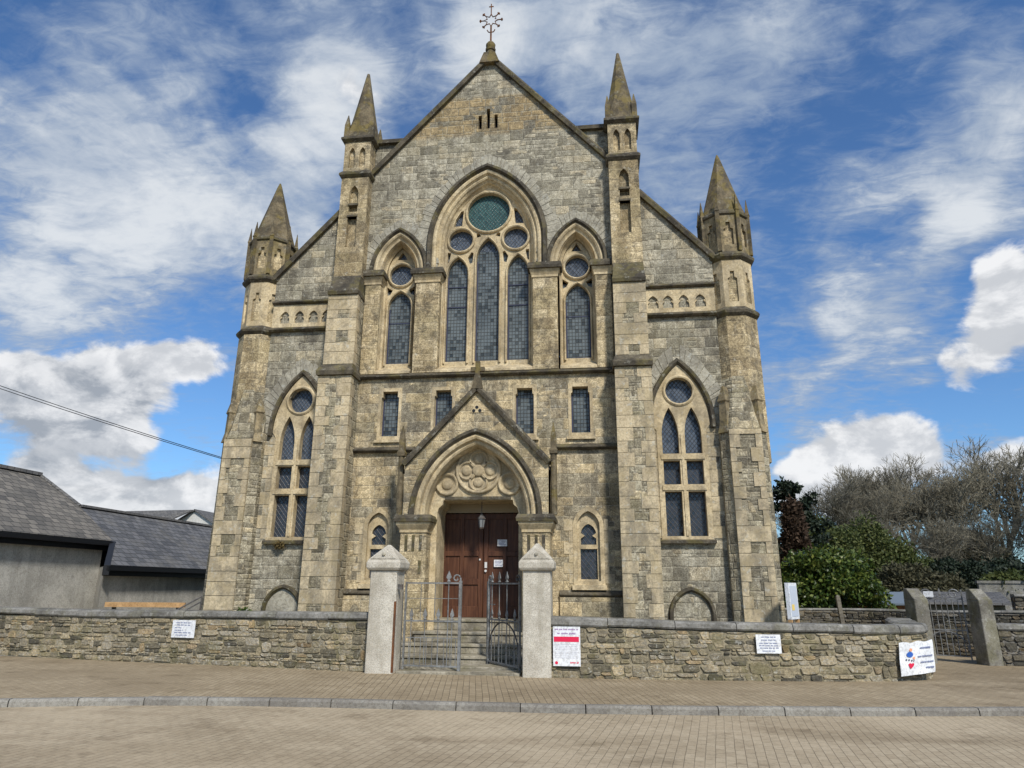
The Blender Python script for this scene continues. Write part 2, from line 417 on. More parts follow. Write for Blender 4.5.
MT = {}
MT['gable'] = stone('coursed_grey_stone', 0.25, 0.42, GREYS, (0.36, 0.33, 0.255), 0.012, 0.30, dark=0.38, green=0.18, lichen=0.35, band=(14.2, 15.5, (0.44, 0.325, 0.165), 0.85), split=0.58)
MT['core'] = stone('buttress_core', 0.22, 0.34, [(p, (c[0] * .98, c[1] * .95, c[2] * .88)) for p, c in GREYS], (0.37, 0.33, 0.25), 0.011, 0.32, dark=0.42, green=0.3, lichen=0.5, split=0.58)
MT['ashlar'] = stone('ochre_ashlar', 0.30, 0.62, ASHL, (0.38, 0.32, 0.22), 0.007, 0.22, dark=0.42, green=0.25, lichen=0.38, wobble=0.008, rnd=0.6, streak=0.5)
MT['mixed'] = stone('grey_and_ochre_rubble', 0.25, 0.50, MIXED, (0.42, 0.37, 0.27), 0.009, 0.22, dark=0.42, green=0.24, lichen=0.40, streak=0.5, split=0.60)
def wall_stone_mat(name='wall_stone', dim=(1, 1, 1)):
    m, t, b = new_mat(name)
    g = t.n('ShaderNodeNewGeometry')
    pos = g.outputs['Position']
    rnd = g.outputs['Random Per Island']
    r2b = t.n('ShaderNodeTexWhiteNoise', {'W': t.m('MULTIPLY', rnd, 917.3)}, noise_dimensions='1D').outputs[0]
    lay = t.noise(t.vscale(pos, (2.0, 2.0, 9.0)), 4.5, 6, 0.68, 0.3)
    f = t.m('ADD', rnd, t.m('MULTIPLY', t.m('SUBTRACT', lay, 0.5), 0.7), clamp=True)
    c = t.ramp(f, [(0.0, (0.085, 0.078, 0.062)), (0.18, (0.16, 0.142, 0.10)), (0.36, (0.25, 0.215, 0.145)), (0.52, (0.33, 0.275, 0.175)), (0.66, (0.27, 0.245, 0.195)), (0.8, (0.39, 0.315, 0.19)), (0.92, (0.34, 0.32, 0.27)), (1.0, (0.46, 0.37, 0.225))])
    c = t.mix(t.m('MULTIPLY', t.m('GREATER_THAN', r2b, 0.93), 0.5), c, (0.36, 0.24, 0.11))
    fine = t.noise(pos, 26, 6, 0.72)
    c = t.mix(t.m('MULTIPLY', t.ss(fine, 0.56, 0.40), 0.6), c, t.mix(1.0, c, (0.42, 0.40, 0.36), 'MULTIPLY'))
    c = t.mix(t.m('MULTIPLY', t.ss(fine, 0.53, 0.66), 0.5), c, t.mix(1.0, c, (1.5, 1.48, 1.4), 'MULTIPLY'))
    gn = t.noise(t.vm('ADD', pos, (5, 8, 2)), 2.4, 6, 0.66)
    c = t.mix(t.m('MULTIPLY', t.ss(gn, 0.51, 0.62), 0.4), c, (0.13, 0.12, 0.045))
    dn = t.noise(t.vm('ADD', pos, (1, 4, 8)), 1.5, 7, 0.7)
    c = t.mix(t.m('MULTIPLY', t.ss(dn, 0.52, 0.62), 0.4), c, (0.075, 0.068, 0.052))
    ln = t.noise(t.vm('ADD', pos, (3, 31, 17)), 9.0, 6, 0.73)
    c = t.mix(t.m('MULTIPLY', t.ss(ln, 0.58, 0.65), 0.6), c, (0.47, 0.46, 0.40))
    c = t.mix(1.0, c, dim, 'MULTIPLY')
    t.set(b.inputs['Base Color'], c)
    b.inputs['Roughness'].default_value = 0.9
    bp = t.n('ShaderNodeBump', {'Strength': 0.7, 'Distance': 0.02})
    t.set(bp.inputs['Height'], t.m('ADD', fine, lay))
    t.t.links.new(bp.outputs[0], b.inputs['Normal'])
    return m


MT['wall_stone'] = wall_stone_mat()
MT['grey_wall_stone'] = wall_stone_mat('grey_wall_stone', (0.50, 0.52, 0.58))
MT['mortar'] = mottled('earthy_mortar', (0.22, 0.19, 0.13), (0.36, 0.31, 0.21), 2.5, dark=0.5, darkc=(0.06, 0.055, 0.04), green=0.3)
MT['rubble'] = rubble('random_rubble', WALLS, (0.34, 0.31, 0.235), 0.25, 0.062, bump=0.6, lichen=0.6)
MT['rubble_far'] = rubble('grey_rubble', [(0, (0.05, 0.048, 0.045)), (0.5, (0.17, 0.16, 0.14)), (1, (0.30, 0.28, 0.24))], (0.06, 0.056, 0.05), 0.30, 0.14, dark=0.5)
MT['dressed'] = mottled('dressed_limestone', (0.496, 0.392, 0.232), (0.650, 0.537, 0.344), 1.7, dark=0.38, darkc=(0.173, 0.141, 0.095), lichen=0.2, green=0.25, greenc=(0.302, 0.229, 0.111), streak=0.4)
MT['quoin'] = mottled('quoin_limestone', (0.417, 0.343, 0.224), (0.576, 0.475, 0.307), 2.2, dark=0.45, darkc=(0.170, 0.148, 0.108), lichen=0.5, green=0.35, greenc=(0.296, 0.234, 0.120), island=0.9, streak=0.5)
MT['greyblock'] = mottled('grey_block', (0.30, 0.277, 0.22), (0.43, 0.40, 0.315), 5.0, dark=0.5, darkc=(0.15, 0.135, 0.105), lichen=0.5, island=0.6, bump=0.5)
MT['weathered'] = mottled('weathered_dark_stone', (0.055, 0.047, 0.035), (0.13, 0.11, 0.076), 2.5, dark=0.4, darkc=(0.03, 0.027, 0.022), lichen=0.5, lichc=(0.30, 0.29, 0.24), green=0.4, greenc=(0.15, 0.125, 0.035))
MT['spire'] = mottled('lichened_spire_stone', (0.095, 0.076, 0.046), (0.19, 0.152, 0.092), 3.0, dark=0.6, darkc=(0.05, 0.043, 0.03), lichen=0.45, lichc=(0.26, 0.25, 0.19), green=0.65, greenc=(0.17, 0.13, 0.035), bump=0.5)
MT['spire_light'] = mottled('weathered_limestone', (0.21, 0.165, 0.095), (0.35, 0.28, 0.165), 2.5, dark=0.6, darkc=(0.075, 0.065, 0.045), lichen=0.3, green=0.4, greenc=(0.2, 0.155, 0.05), streak=0.4)
MT['coping'] = mottled('slate_coping', (0.16, 0.155, 0.14), (0.28, 0.27, 0.245), 2.2, dark=0.35, lichen=0.45, lichc=(0.42, 0.41, 0.37), green=0.2, bump=0.5, island=0.6)
MT['granite'] = mottled('pale_granite', (0.50, 0.46, 0.385), (0.64, 0.60, 0.51), 2.0, dark=0.28, darkc=(0.28, 0.25, 0.19), lichen=0.0, speck=0.75, fine=40, bump=0.5, streak=0.35)
MT['granite_dark'] = mottled('weathered_granite', (0.16, 0.15, 0.125), (0.27, 0.255, 0.215), 3.0, dark=0.35, lichen=0.35, green=0.3, speck=0.5, fine=40, bump=0.5)
MT['step'] = mottled('worn_step_stone', (0.24, 0.215, 0.16), (0.37, 0.335, 0.26), 1.8, dark=0.5, darkc=(0.09, 0.08, 0.06), lichen=0.25, green=0.25)
MT['render'] = mottled('roughcast_render', (0.44, 0.425, 0.38), (0.56, 0.54, 0.485), 0.7, dark=0.3, darkc=(0.22, 0.21, 0.185), speck=0.55, fine=30, bump=0.6, streak=0.3)
MT['kerb'] = mottled('granite_kerb', (0.20, 0.185, 0.16), (0.29, 0.275, 0.24), 1.2, dark=0.3, darkc=(0.12, 0.11, 0.10), lichen=0.2, speck=0.5, island=0.7, bump=0.3)
MT['earth'] = mottled('earth_and_turf', (0.07, 0.075, 0.03), (0.12, 0.11, 0.06), 0.6, dark=0.4, bump=0.6)
MT['yard'] = mottled('old_concrete_yard', (0.25, 0.235, 0.20), (0.33, 0.31, 0.26), 1.0, dark=0.4, darkc=(0.12, 0.11, 0.085), green=0.2)
MT['iron'] = mottled('galvanised_iron', (0.16, 0.165, 0.165), (0.25, 0.255, 0.25), 6.0, dark=0.4, darkc=(0.09, 0.075, 0.06), rough=0.6, bump=0.1)
MT['iron_dark'] = mottled('old_painted_iron', (0.05, 0.05, 0.052), (0.12, 0.118, 0.112), 6.0, dark=0.4, darkc=(0.10, 0.055, 0.03), rough=0.6, bump=0.1)
MT['rust'] = mottled('rusty_iron', (0.13, 0.05, 0.022), (0.20, 0.085, 0.035), 9.0, rough=0.9)
MT['gutter'] = plain('black_gutter', (0.012, 0.012, 0.013), 0.45)
MT['white'] = mottled('white_panel', (0.72, 0.74, 0.76), (0.80, 0.81, 0.82), 3, dark=0.0, rough=0.5, bump=0.0)
MT['ink'] = plain('blue_grey_ink', (0.16, 0.19, 0.32), 0.7)
MT['ink_purple'] = plain('purple_ink', (0.28, 0.16, 0.34), 0.7)
MT['red'] = plain('red_print', (0.66, 0.02, 0.07), 0.55)
MT['blue'] = plain('blue_print', (0.03, 0.11, 0.42), 0.6)
MT['peach'] = plain('peach_print', (0.75, 0.35, 0.20), 0.6)
MT['timber'] = mottled('pale_timber', (0.42, 0.25, 0.11), (0.55, 0.34, 0.16), 3.0, dark=0.2, darkc=(0.25, 0.13, 0.05))
MT['oldwood'] = mottled('grey_wood', (0.13, 0.115, 0.09), (0.20, 0.18, 0.14), 3.0, dark=0.3)
MT['bark'] = mottled('grey_bark', (0.165, 0.15, 0.108), (0.25, 0.225, 0.165), 1.2, dark=0.3, bump=0.0)
MT['bark_dark'] = mottled('dark_bark', (0.03, 0.025, 0.02), (0.055, 0.045, 0.035), 1.2, dark=0.3, bump=0.0)
MT['pale_render'] = mottled('pale_render', (0.55, 0.55, 0.52), (0.63, 0.62, 0.58), 0.5, dark=0.1, darkc=(0.4, 0.4, 0.38))


def slate_mat(name, ca, cb, sc=1.0, cc=(0.05, 0.05, 0.05)):
    m, t, b = new_mat(name)
    g, p, u, v = wall_uv(t)
    vec = t.n('ShaderNodeCombineXYZ', {0: u, 1: t.m('MULTIPLY', v, 1.75), 2: 0.0}).outputs[0]
    wb = t.noise(g.outputs['Position'], 2.0, 3, 0.5, 0, 1)
    vec = t.vm('ADD', vec, t.vscale(t.vm('SUBTRACT', wb, (0.5, 0.5, 0.5)), (0.05, 0.06, 0)))
    br = t.n('ShaderNodeTexBrick', {'Color1': c4(ca), 'Color2': c4(cb), 'Mortar': c4(cc), 'Scale': 1.0, 'Mortar Size': 0.012 * sc, 'Mortar Smooth': 0.3, 'Brick Width': 0.27 * sc, 'Row Height': 0.21 * sc, 'Bias': 0.0})
    t.set(br.inputs['Vector'], vec)
    n = t.noise(g.outputs['Position'], 1.1, 6, 0.65)
    c = t.mix(t.m('MULTIPLY', t.ss(n, 0.45, 0.7), 0.5), br.outputs[0], (0.16, 0.15, 0.13))
    n2 = t.noise(g.outputs['Position'], 9, 5, 0.7)
    c = t.mix(t.m('MULTIPLY', t.ss(n2, 0.55, 0.7), 0.45), c, (0.025, 0.025, 0.027))
    n3 = t.noise(g.outputs['Position'], 7, 5, 0.7, 0.5)
    c = t.mix(t.m('MULTIPLY', t.ss(n3, 0.60, 0.68), 0.35), c, (0.24, 0.23, 0.20))
    t.set(b.inputs['Base Color'], c)
    b.inputs['Roughness'].default_value = 0.85
    # each course laps over the one below: a small saw-tooth
    saw = t.m('FRACT', t.m('DIVIDE', t.m('MULTIPLY', v, 1.75), 0.21 * sc))
    hgt = t.m('ADD', t.m('MULTIPLY', t.m('SUBTRACT', 1.0, saw), 0.6), t.m('ADD', t.m('MULTIPLY', n2, 0.5), t.m('MULTIPLY', br.outputs[1], -0.5)))
    bp = t.n('ShaderNodeBump', {'Strength': 0.9, 'Distance': 0.04})
    t.set(bp.inputs['Height'], hgt)
    t.t.links.new(bp.outputs[0], b.inputs['Normal'])
    return m


MT['slate'] = slate_mat('old_slates', (0.10, 0.094, 0.085), (0.22, 0.20, 0.17), 1.2)
MT['slate_blue'] = slate_mat('blue_grey_slates', (0.075, 0.078, 0.085), (0.155, 0.155, 0.16), 1.2)
MT['slate_plain'] = slate_mat('grey_slates', (0.10, 0.10, 0.10), (0.15, 0.145, 0.14))


def paver_mat(name, ang, ca, cb, mort, tint):
    m, t, b = new_mat(name)
    g = t.n('ShaderNodeNewGeometry')
    pos = g.outputs['Position']
    mp = t.n('ShaderNodeMapping', {'Rotation': (0, 0, R(ang))})
    t.set(mp.inputs[0], pos)
    wb = t.noise(pos, 1.6, 2, 0.5, 0, 1)
    vec = t.vm('ADD', mp.outputs[0], t.vscale(t.vm('SUBTRACT', wb, (0.5, 0.5, 0.5)), (0.02, 0.02, 0)))
    br = t.n('ShaderNodeTexBrick', {'Color1': c4(ca), 'Color2': c4(cb), 'Mortar': c4(mort), 'Scale': 1.0, 'Mortar Size': 0.006, 'Mortar Smooth': 0.6, 'Brick Width': 0.205, 'Row Height': 0.102})
    t.set(br.inputs['Vector'], vec)
    n = t.noise(pos, 0.55, 6, 0.62)
    lb = t.noise(t.vscale(pos, (0.12, 0.35, 1)), 1.0, 4, 0.6)
    c = t.mix(t.m('MULTIPLY', t.ss(n, 0.44, 0.60), 0.65), br.outputs[0], tint)
    c = t.mix(t.m('MULTIPLY', t.ss(lb, 0.46, 0.60), 0.45), c, t.mix(1.0, c, (0.66, 0.63, 0.58), 'MULTIPLY'))
    dp = t.noise(t.vm('ADD', pos, (3, 1, 0)), 1.7, 7, 0.72)
    c = t.mix(t.m('MULTIPLY', t.ss(dp, 0.54, 0.64), 0.45), c, t.mix(1.0, c, (0.52, 0.49, 0.45), 'MULTIPLY'))
    n4 = t.noise(t.vscale(pos, (0.25, 1.6, 1)), 1.0, 5, 0.6)
    c = t.mix(t.m('MULTIPLY', t.ss(n4, 0.5, 0.7), 0.35), c, t.mix(1.0, c, (0.62, 0.58, 0.53), 'MULTIPLY'))
    n2 = t.noise(pos, 16, 6, 0.7)
    c = t.mix(t.m('MULTIPLY', t.ss(n2, 0.45, 0.75), 0.5), c, t.mix(1.0, c, (0.5, 0.48, 0.45), 'MULTIPLY'))
    n3 = t.noise(pos, 5, 7, 0.75)
    c = t.mix(t.m('MULTIPLY', t.ss(n3, 0.60, 0.70), 0.30), c, (0.10, 0.09, 0.07))
    sp = t.noise(t.vm('ADD', pos, (5, 9, 1)), 11, 3, 0.6)
    c = t.mix(t.m('MULTIPLY', t.ss(sp, 0.71, 0.75), 0.7), c, (0.40, 0.37, 0.30))
    t.set(b.inputs['Base Color'], c)
    b.inputs['Roughness'].default_value = 0.88
    hgt = t.m('ADD', t.m('MULTIPLY', br.outputs[1], -0.8), t.m('MULTIPLY', n2, 0.5))
    bp = t.n('ShaderNodeBump', {'Strength': 0.7, 'Distance': 0.012})
    t.set(bp.inputs['Height'], hgt)
    t.t.links.new(bp.outputs[0], b.inputs['Normal'])
    return m


MT['pavement'] = paver_mat('pavement_pavers', 80, (0.295, 0.235, 0.15), (0.365, 0.295, 0.195), (0.17, 0.135, 0.088), (0.26, 0.205, 0.13))
MT['road'] = paver_mat('road_pavers', 99, (0.345, 0.28, 0.19), (0.405, 0.335, 0.232), (0.265, 0.215, 0.145), (0.46, 0.38, 0.265))


def glass_mat(name, base, lead, cell=0.13, diamond=False, tint2=None, border=None):
    """leaded lights: small panes of slightly different tone in lead cames, glossy, dark room behind"""
    m, t, b = new_mat(name)
    g = t.n('ShaderNodeNewGeometry')
    p = t.n('ShaderNodeSeparateXYZ', {0: g.outputs['Position']})
    if diamond:
        uu = t.m('DIVIDE', t.m('ADD', p.outputs[0], t.m('MULTIPLY', p.outputs[2], 0.8)), cell)
        vv = t.m('DIVIDE', t.m('SUBTRACT', p.outputs[0], t.m('MULTIPLY', p.outputs[2], 0.8)), cell)
    else:
        uu = t.m('DIVIDE', p.outputs[0], cell)
        vv = t.m('DIVIDE', p.outputs[2], cell * 1.15)
    fu = t.m('ABSOLUTE', t.m('SUBTRACT', t.m('FRACT', t.m('ADD', uu, 50.0)), 0.5))
    fv = t.m('ABSOLUTE', t.m('SUBTRACT', t.m('FRACT', t.m('ADD', vv, 50.0)), 0.5))
    edge = t.m('MAXIMUM', fu, fv)
    came = t.ss(t.m('ADD', edge, t.m('MULTIPLY', t.m('SUBTRACT', t.noise(g.outputs['Position'], 6, 3, 0.6), 0.5), 0.10)), 0.38, 0.47)
    idv = t.n('ShaderNodeCombineXYZ', {0: t.m('FLOOR', t.m('ADD', uu, 50.0)), 1: t.m('FLOOR', t.m('ADD', vv, 50.0)), 2: 0.0})
    wn = t.n('ShaderNodeTexWhiteNoise', noise_dimensions='2D')
    t.set(wn.inputs['Vector'], idv.outputs[0])
    big = t.noise(g.outputs['Position'], 1.4, 3, 0.5)
    f = t.m('ADD', t.m('MULTIPLY', t.ss(wn.outputs[0], 0.10, 0.26), 0.42), t.m('ADD', t.m('MULTIPLY', t.m('SUBTRACT', wn.outputs[0], 0.5), 0.3), t.m('MULTIPLY', t.ss(big, 0.36, 0.64), 0.35)), clamp=True)
    c = t.mix(f, base, tint2 or (base[0] * 2.6, base[1] * 2.6, base[2] * 2.5))
    c = t.mix(t.m('MULTIPLY', came, 0.7), c, lead)
    t.set(b.inputs['Base Color'], c)
    t.set(b.inputs['Roughness'], t.mixf(came, t.m('ADD', 0.12, t.m('MULTIPLY', wn.outputs[0], 0.25)), 0.6))
    b.inputs['Specular IOR Level'].default_value = 0.5
    bp = t.n('ShaderNodeBump', {'Strength': 0.5, 'Distance': 0.03})
    t.set(bp.inputs['Height'], t.m('ADD', t.m('MULTIPLY', t.m('MULTIPLY', t.m('SUBTRACT', wn.outputs[0], 0.5), t.m('ADD', uu, vv)), 0.8), t.m('ADD', came, big)))
    t.t.links.new(bp.outputs[0], b.inputs['Normal'])
    return m


MT['glass'] = glass_mat('leaded_glass', (0.028, 0.036, 0.038), (0.012, 0.013, 0.016), 0.085, tint2=(0.155, 0.18, 0.185))
MT['glass_low'] = glass_mat('dark_leaded_glass', (0.016, 0.019, 0.026), (0.075, 0.08, 0.085), 0.11, True)
MT['glass_rose'] = glass_mat('green_leaded_glass', (0.018, 0.055, 0.055), (0.012, 0.016, 0.02), 0.10, True, tint2=(0.05, 0.12, 0.11))
MT['glass_diamond'] = glass_mat('diamond_leaded_glass', (0.035, 0.045, 0.06), (0.012, 0.013, 0.018), 0.10, True, tint2=(0.10, 0.12, 0.15))
MT['glass_plain'] = plain('window_glass', (0.02, 0.024, 0.028), 0.08, 0, 0.5)
MT['lead'] = plain('lead_border', (0.035, 0.04, 0.075), 0.5)


def wood_mat():
    m, t, b = new_mat('varnished_door_wood')
    g = t.n('ShaderNodeNewGeometry')
    v = t.vscale(g.outputs['Position'], (14, 14, 0.9))
    n = t.noise(v, 1.6, 6, 0.6, 0.5)
    c = t.ramp(n, [(0.3, (0.052, 0.020, 0.011)), (0.5, (0.088, 0.036, 0.019)), (0.72, (0.14, 0.062, 0.032))])
    n2 = t.noise(g.outputs['Position'], 1.2, 4, 0.6)
    c = t.mix(t.m('MULTIPLY', t.ss(n2, 0.4, 0.7), 0.5), c, (0.028, 0.011, 0.007))
    t.set(b.inputs['Base Color'], c)
    b.inputs['Roughness'].default_value = 0.5
    return m


MT['door'] = wood_mat()


def leaf_mat(name, stops, rough=0.5, trans=0.25):
    m, t, b = new_mat(name)
    g = t.n('ShaderNodeNewGeometry')
    f = t.m('ADD', t.m('MULTIPLY', g.outputs['Random Per Island'], 0.7), t.m('MULTIPLY', t.noise(g.outputs['Position'], 1.6, 3, 0.5), 0.45), clamp=True)
    c = t.ramp(f, stops)
    t.set(b.inputs['Base Color'], c)
    b.inputs['Roughness'].default_value = rough
    tr = t.n('ShaderNodeBsdfTranslucent')
    t.set(tr.inputs['Color'], c)
    mx = t.n('ShaderNodeMixShader', {0: trans})
    t.t.links.new(b.outputs[0], mx.inputs[1])
    t.t.links.new(tr.outputs[0], mx.inputs[2])
    out = [n for n in t.nodes if n.type == 'OUTPUT_MATERIAL'][0]
    t.t.links.new(mx.outputs[0], out.inputs[0])
    return m


MT['laurel'] = leaf_mat('laurel_leaves', [(0.1, (0.018, 0.036, 0.009)), (0.5, (0.045, 0.078, 0.016)), (0.8, (0.11, 0.145, 0.028)), (1.0, (0.24, 0.25, 0.06))], 0.35)
MT['shrub'] = leaf_mat('shrub_leaves', [(0.1, (0.03, 0.045, 0.014)), (0.5, (0.07, 0.09, 0.026)), (1.0, (0.14, 0.15, 0.045))], 0.6)
MT['shrub_brown'] = leaf_mat('dull_leaves', [(0.1, (0.045, 0.045, 0.025)), (0.5, (0.075, 0.072, 0.04)), (1.0, (0.12, 0.11, 0.06))], 0.7)
MT['plant_brown'] = leaf_mat('brown_leaves', [(0.1, (0.08, 0.06, 0.025)), (0.6, (0.15, 0.11, 0.045)), (1.0, (0.22, 0.17, 0.07))], 0.8)
MT['fir'] = leaf_mat('fir_needles', [(0.1, (0.010, 0.017, 0.010)), (0.6, (0.020, 0.032, 0.018)), (1.0, (0.04, 0.052, 0.03))], 0.6, 0.1)
MT['rusty_conifer'] = leaf_mat('brown_needles', [(0.1, (0.03, 0.018, 0.011)), (0.6, (0.055, 0.034, 0.021)), (1.0, (0.085, 0.055, 0.034))], 0.8, 0.1)


# ------------------------------------------------------------------ mesh builder
class MB:
    def __init__(s):
        s.v = []
        s.f = []
        s.x = Matrix.Identity(4)
        s.isl = []

    def add(s, vs, fs):
        o = len(s.v)
        s.isl.append((o, len(s.f)))
        s.v += [tuple(s.x @ Vector(p)) for p in vs]
        s.f += [tuple(i + o for i in f) for f in fs]

    def box(s, x0, x1, y0, y1, z0, z1):
        s.add([(x0, y0, z0), (x1, y0, z0), (x1, y1, z0), (x0, y1, z0), (x0, y0, z1), (x1, y0, z1), (x1, y1, z1), (x0, y1, z1)],
              [(0, 3, 2, 1), (4, 5, 6, 7), (0, 1, 5, 4), (1, 2, 6, 5), (2, 3, 7, 6), (3, 0, 4, 7)])

    def loft(s, rings, cap0=True, cap1=True):
        n = len(rings[0])
        vs = [p for r in rings for p in r]
        fs = []
        for k in range(len(rings) - 1):
            for i in range(n):
                j = (i + 1) % n
                fs.append((k * n + i, k * n + j, (k + 1) * n + j, (k + 1) * n + i))
        if cap0:
            fs.append(tuple(range(n - 1, -1, -1)))
        if cap1:
            fs.append(tuple(range((len(rings) - 1) * n, len(rings) * n)))
        s.add(vs, fs)

    def rects(s, levels):            # levels: (x0,x1,y0,y1,z)
        s.loft([[(a, c, z), (b, c, z), (b, d, z), (a, d, z)] for a, b, c, d, z in levels])

    def prism(s, poly, y0, y1):      # polygon in XZ, extruded along Y
        s.plate(poly, [], y0, y1)

    def plate(s, outer, holes, y0, y1, back=True):
        loops = [list(outer)] + [list(h) for h in holes]
        pts = [p for l in loops for p in l]
        tris = tessellate_polygon([[Vector((p[0], p[1], 0)) for p in l] for l in loops])
        n = len(pts)
        vs = [(p[0], y0, p[1]) for p in pts] + [(p[0], y1, p[1]) for p in pts]
        fs = []
        for a, b, c in tris:
            A, B, C_ = pts[a], pts[b], pts[c]
            cr = (B[0] - A[0]) * (C_[1] - A[1]) - (B[1] - A[1]) * (C_[0] - A[0])
            if abs(cr) < 1e-12:
                continue
            if cr < 0:
                b, c = c, b
            fs.append((a, b, c))
            if back:
                fs.append((a + n, c + n, b + n))
        o = 0
        for li, l in enumerate(loops):
            m = len(l)
            area = sum(l[i][0] * l[(i + 1) % m][1] - l[(i + 1) % m][0] * l[i][1] for i in range(m))
            ccw = area > 0
            if li > 0:
                ccw = not ccw
            for i in range(m):
                j = (i + 1) % m
                q = (o + i, o + i + n, o + j + n, o + j)
                fs.append(q if ccw else q[::-1])
            o += m
        s.add(vs, fs)

    def sweep(s, loops, closed_path=False, closed_prof=False):
        """loops: list over the profile of equally long point lists"""
        k = len(loops)
        n = len(loops[0])
        vs = [p for l in loops for p in l]
        fs = []
        for a in range(k if closed_prof else k - 1):
            b = (a + 1) % k
            for i in range(n if closed_path else n - 1):
                j = (i + 1) % n
                fs.append((a * n + i, a * n + j, b * n + j, b * n + i))
        s.add(vs, fs)

    def tube(s, pts, r, n=6, r1=None):
        pts = [Vector(p) for p in pts]
        rings = []
        for i, p in enumerate(pts):
            d = (pts[min(i + 1, len(pts) - 1)] - pts[max(i - 1, 0)]).normalized()
            a = d.orthogonal().normalized() if abs(d.z) > 0.95 else Vector((0, 0, 1)).cross(d).normalized()
            b = d.cross(a)
            rr = r if r1 is None else r + (r1 - r) * i / max(1, len(pts) - 1)
            rings.append([tuple(p + (a * math.cos(2 * math.pi * k / n) + b * math.sin(2 * math.pi * k / n)) * rr) for k in range(n)])
        s.loft(rings)

    def pieces(s, name, mat, parent=None, key=None, **kw):
        """one object per piece; key(centre) gathers pieces that belong together"""
        groups = {}
        ends = s.isl[1:] + [(len(s.v), len(s.f))]
        for i, ((v0, f0), (v1, f1)) in enumerate(zip(s.isl, ends)):
            c = np.mean(np.array(s.v[v0:v1]), axis=0)
            k = key(c) if key else i
            g = groups.setdefault(k, MB())
            o = len(g.v) - v0
            g.v += s.v[v0:v1]
            g.f += [tuple(j + o for j in f) for f in s.f[f0:f1]]
        return [g.build(name, mat, parent, **kw) for g in groups.values()]

    def build(s, name, mat, parent=None, smooth=False, bevel=0.0):
        me = bpy.data.meshes.new(name)
        me.from_pydata(s.v, [], s.f)
        me.materials.append(mat)
        if smooth:
            me.polygons.foreach_set('use_smooth', [True] * len(me.polygons))
        me.update()
        bm = bmesh.new()
        bm.from_mesh(me)
        bmesh.ops.recalc_face_normals(bm, faces=bm.faces)
        if bevel:
            ed = [e for e in bm.edges if len(e.link_faces) == 2 and e.calc_face_angle(0) > 0.5]
            bmesh.ops.bevel(bm, geom=ed, offset=bevel, segments=1, affect='EDGES', clamp_overlap=True)
        bm.to_mesh(me)
        bm.free()
        o = bpy.data.objects.new(name, me)
        col.objects.link(o)
        if parent is not None:
            o.parent = parent
            if parent.type == 'EMPTY':
                o.matrix_parent_inverse = parent.matrix_basis.inverted()
        return o


def tag(o, label=None, cat=None, group=None, kind=None):
    for k, v in (('label', label), ('category', cat), ('group', group), ('kind', kind)):
        if v:
            o[k] = v
    return o


def thing(name, loc, label, cat, group=None):
    o = bpy.data.objects.new(name, None)
    o.empty_display_size = 0.2
    o.location = loc
    col.objects.link(o)
    return tag(o, label, cat, group)


def fast_mesh(name, verts, faces, mat, parent=None):
    """verts (n,3) array, faces (m,k) array"""
    me = bpy.data.meshes.new(name)
    n, k = faces.shape
    me.vertices.add(len(verts))
    me.vertices.foreach_set('co', np.asarray(verts, dtype=np.float32).ravel())
    me.loops.add(n * k)
    me.loops.foreach_set('vertex_index', faces.astype(np.int32).ravel())
    me.polygons.add(n)
    me.polygons.foreach_set('loop_start', np.arange(0, n * k, k, dtype=np.int32))
    me.materials.append(mat)
    me.update(calc_edges=True)
    me.validate()
    o = bpy.data.objects.new(name, me)
    col.objects.link(o)
    if parent is not None:
        o.parent = parent
        if parent.type == 'EMPTY':
            o.matrix_parent_inverse = parent.matrix_basis.inverted()
    return o


# pointed arch: half width a, rise h, springing at zs; d = concentric offset
def arch(cx, zs, a, h, d=0.0, bottom=None, n=14, closed=True):
    Rr = (a * a + h * h) / (2 * a)
    c = a - Rr
    R_ = Rr + d
    rise = math.sqrt(max(R_ * R_ - c * c, 1e-6))
    th = math.atan2(rise, -c)
    pts = []
    right = [(cx + c + R_ * math.cos(th * i / n), zs + R_ * math.sin(th * i / n)) for i in range(n + 1)]
    left = [(2 * cx - x, z) for x, z in right[::-1]][1:]
    pts = right + left
    if bottom is not None:
        pts = [(right[0][0], bottom)] + pts + [(left[-1][0], bottom)]
    return pts            # from bottom right, over the apex, to bottom left (counter-clockwise)


def arch_sweep(mb, cx, zs, a, h, prof, bottom=None, n=14):
    mb.sweep([[(x, y, z) for x, z in arch(cx, zs, a, h, d, bottom, n)] for d, y in prof])


def circ(cx, cz, r, n=28):
    return [(cx + r * math.cos(2 * math.pi * i / n), cz + r * math.sin(2 * math.pi * i / n)) for i in range(n)]


def ring(mb, cx, cz, r, prof, n=28):
    mb.sweep([[(x, y, z) for x, z in circ(cx, cz, r + d, n)] for d, y in prof], closed_path=True)


def rect(x0, x1, z0, z1):
    return [(x0, z0), (x1, z0), (x1, z1), (x0, z1)]


# ------------------------------------------------------------------ ground, road, pavement, kerb
def struct(o):
    o['kind'] = 'structure'
    return o


KERB = [(-60, -24.0), (-30, -15.2), (-14, -9.9), (-9, -8.45), (-5.68, -7.28), (-4.43, -6.93), (-3.3, -6.72), (-1.55, -6.56), (0.69, -6.52), (2.79, -6.45), (5.52, -6.18), (8.63, -5.68), (12, -5.05), (20, -3.4), (60, 5.5)]


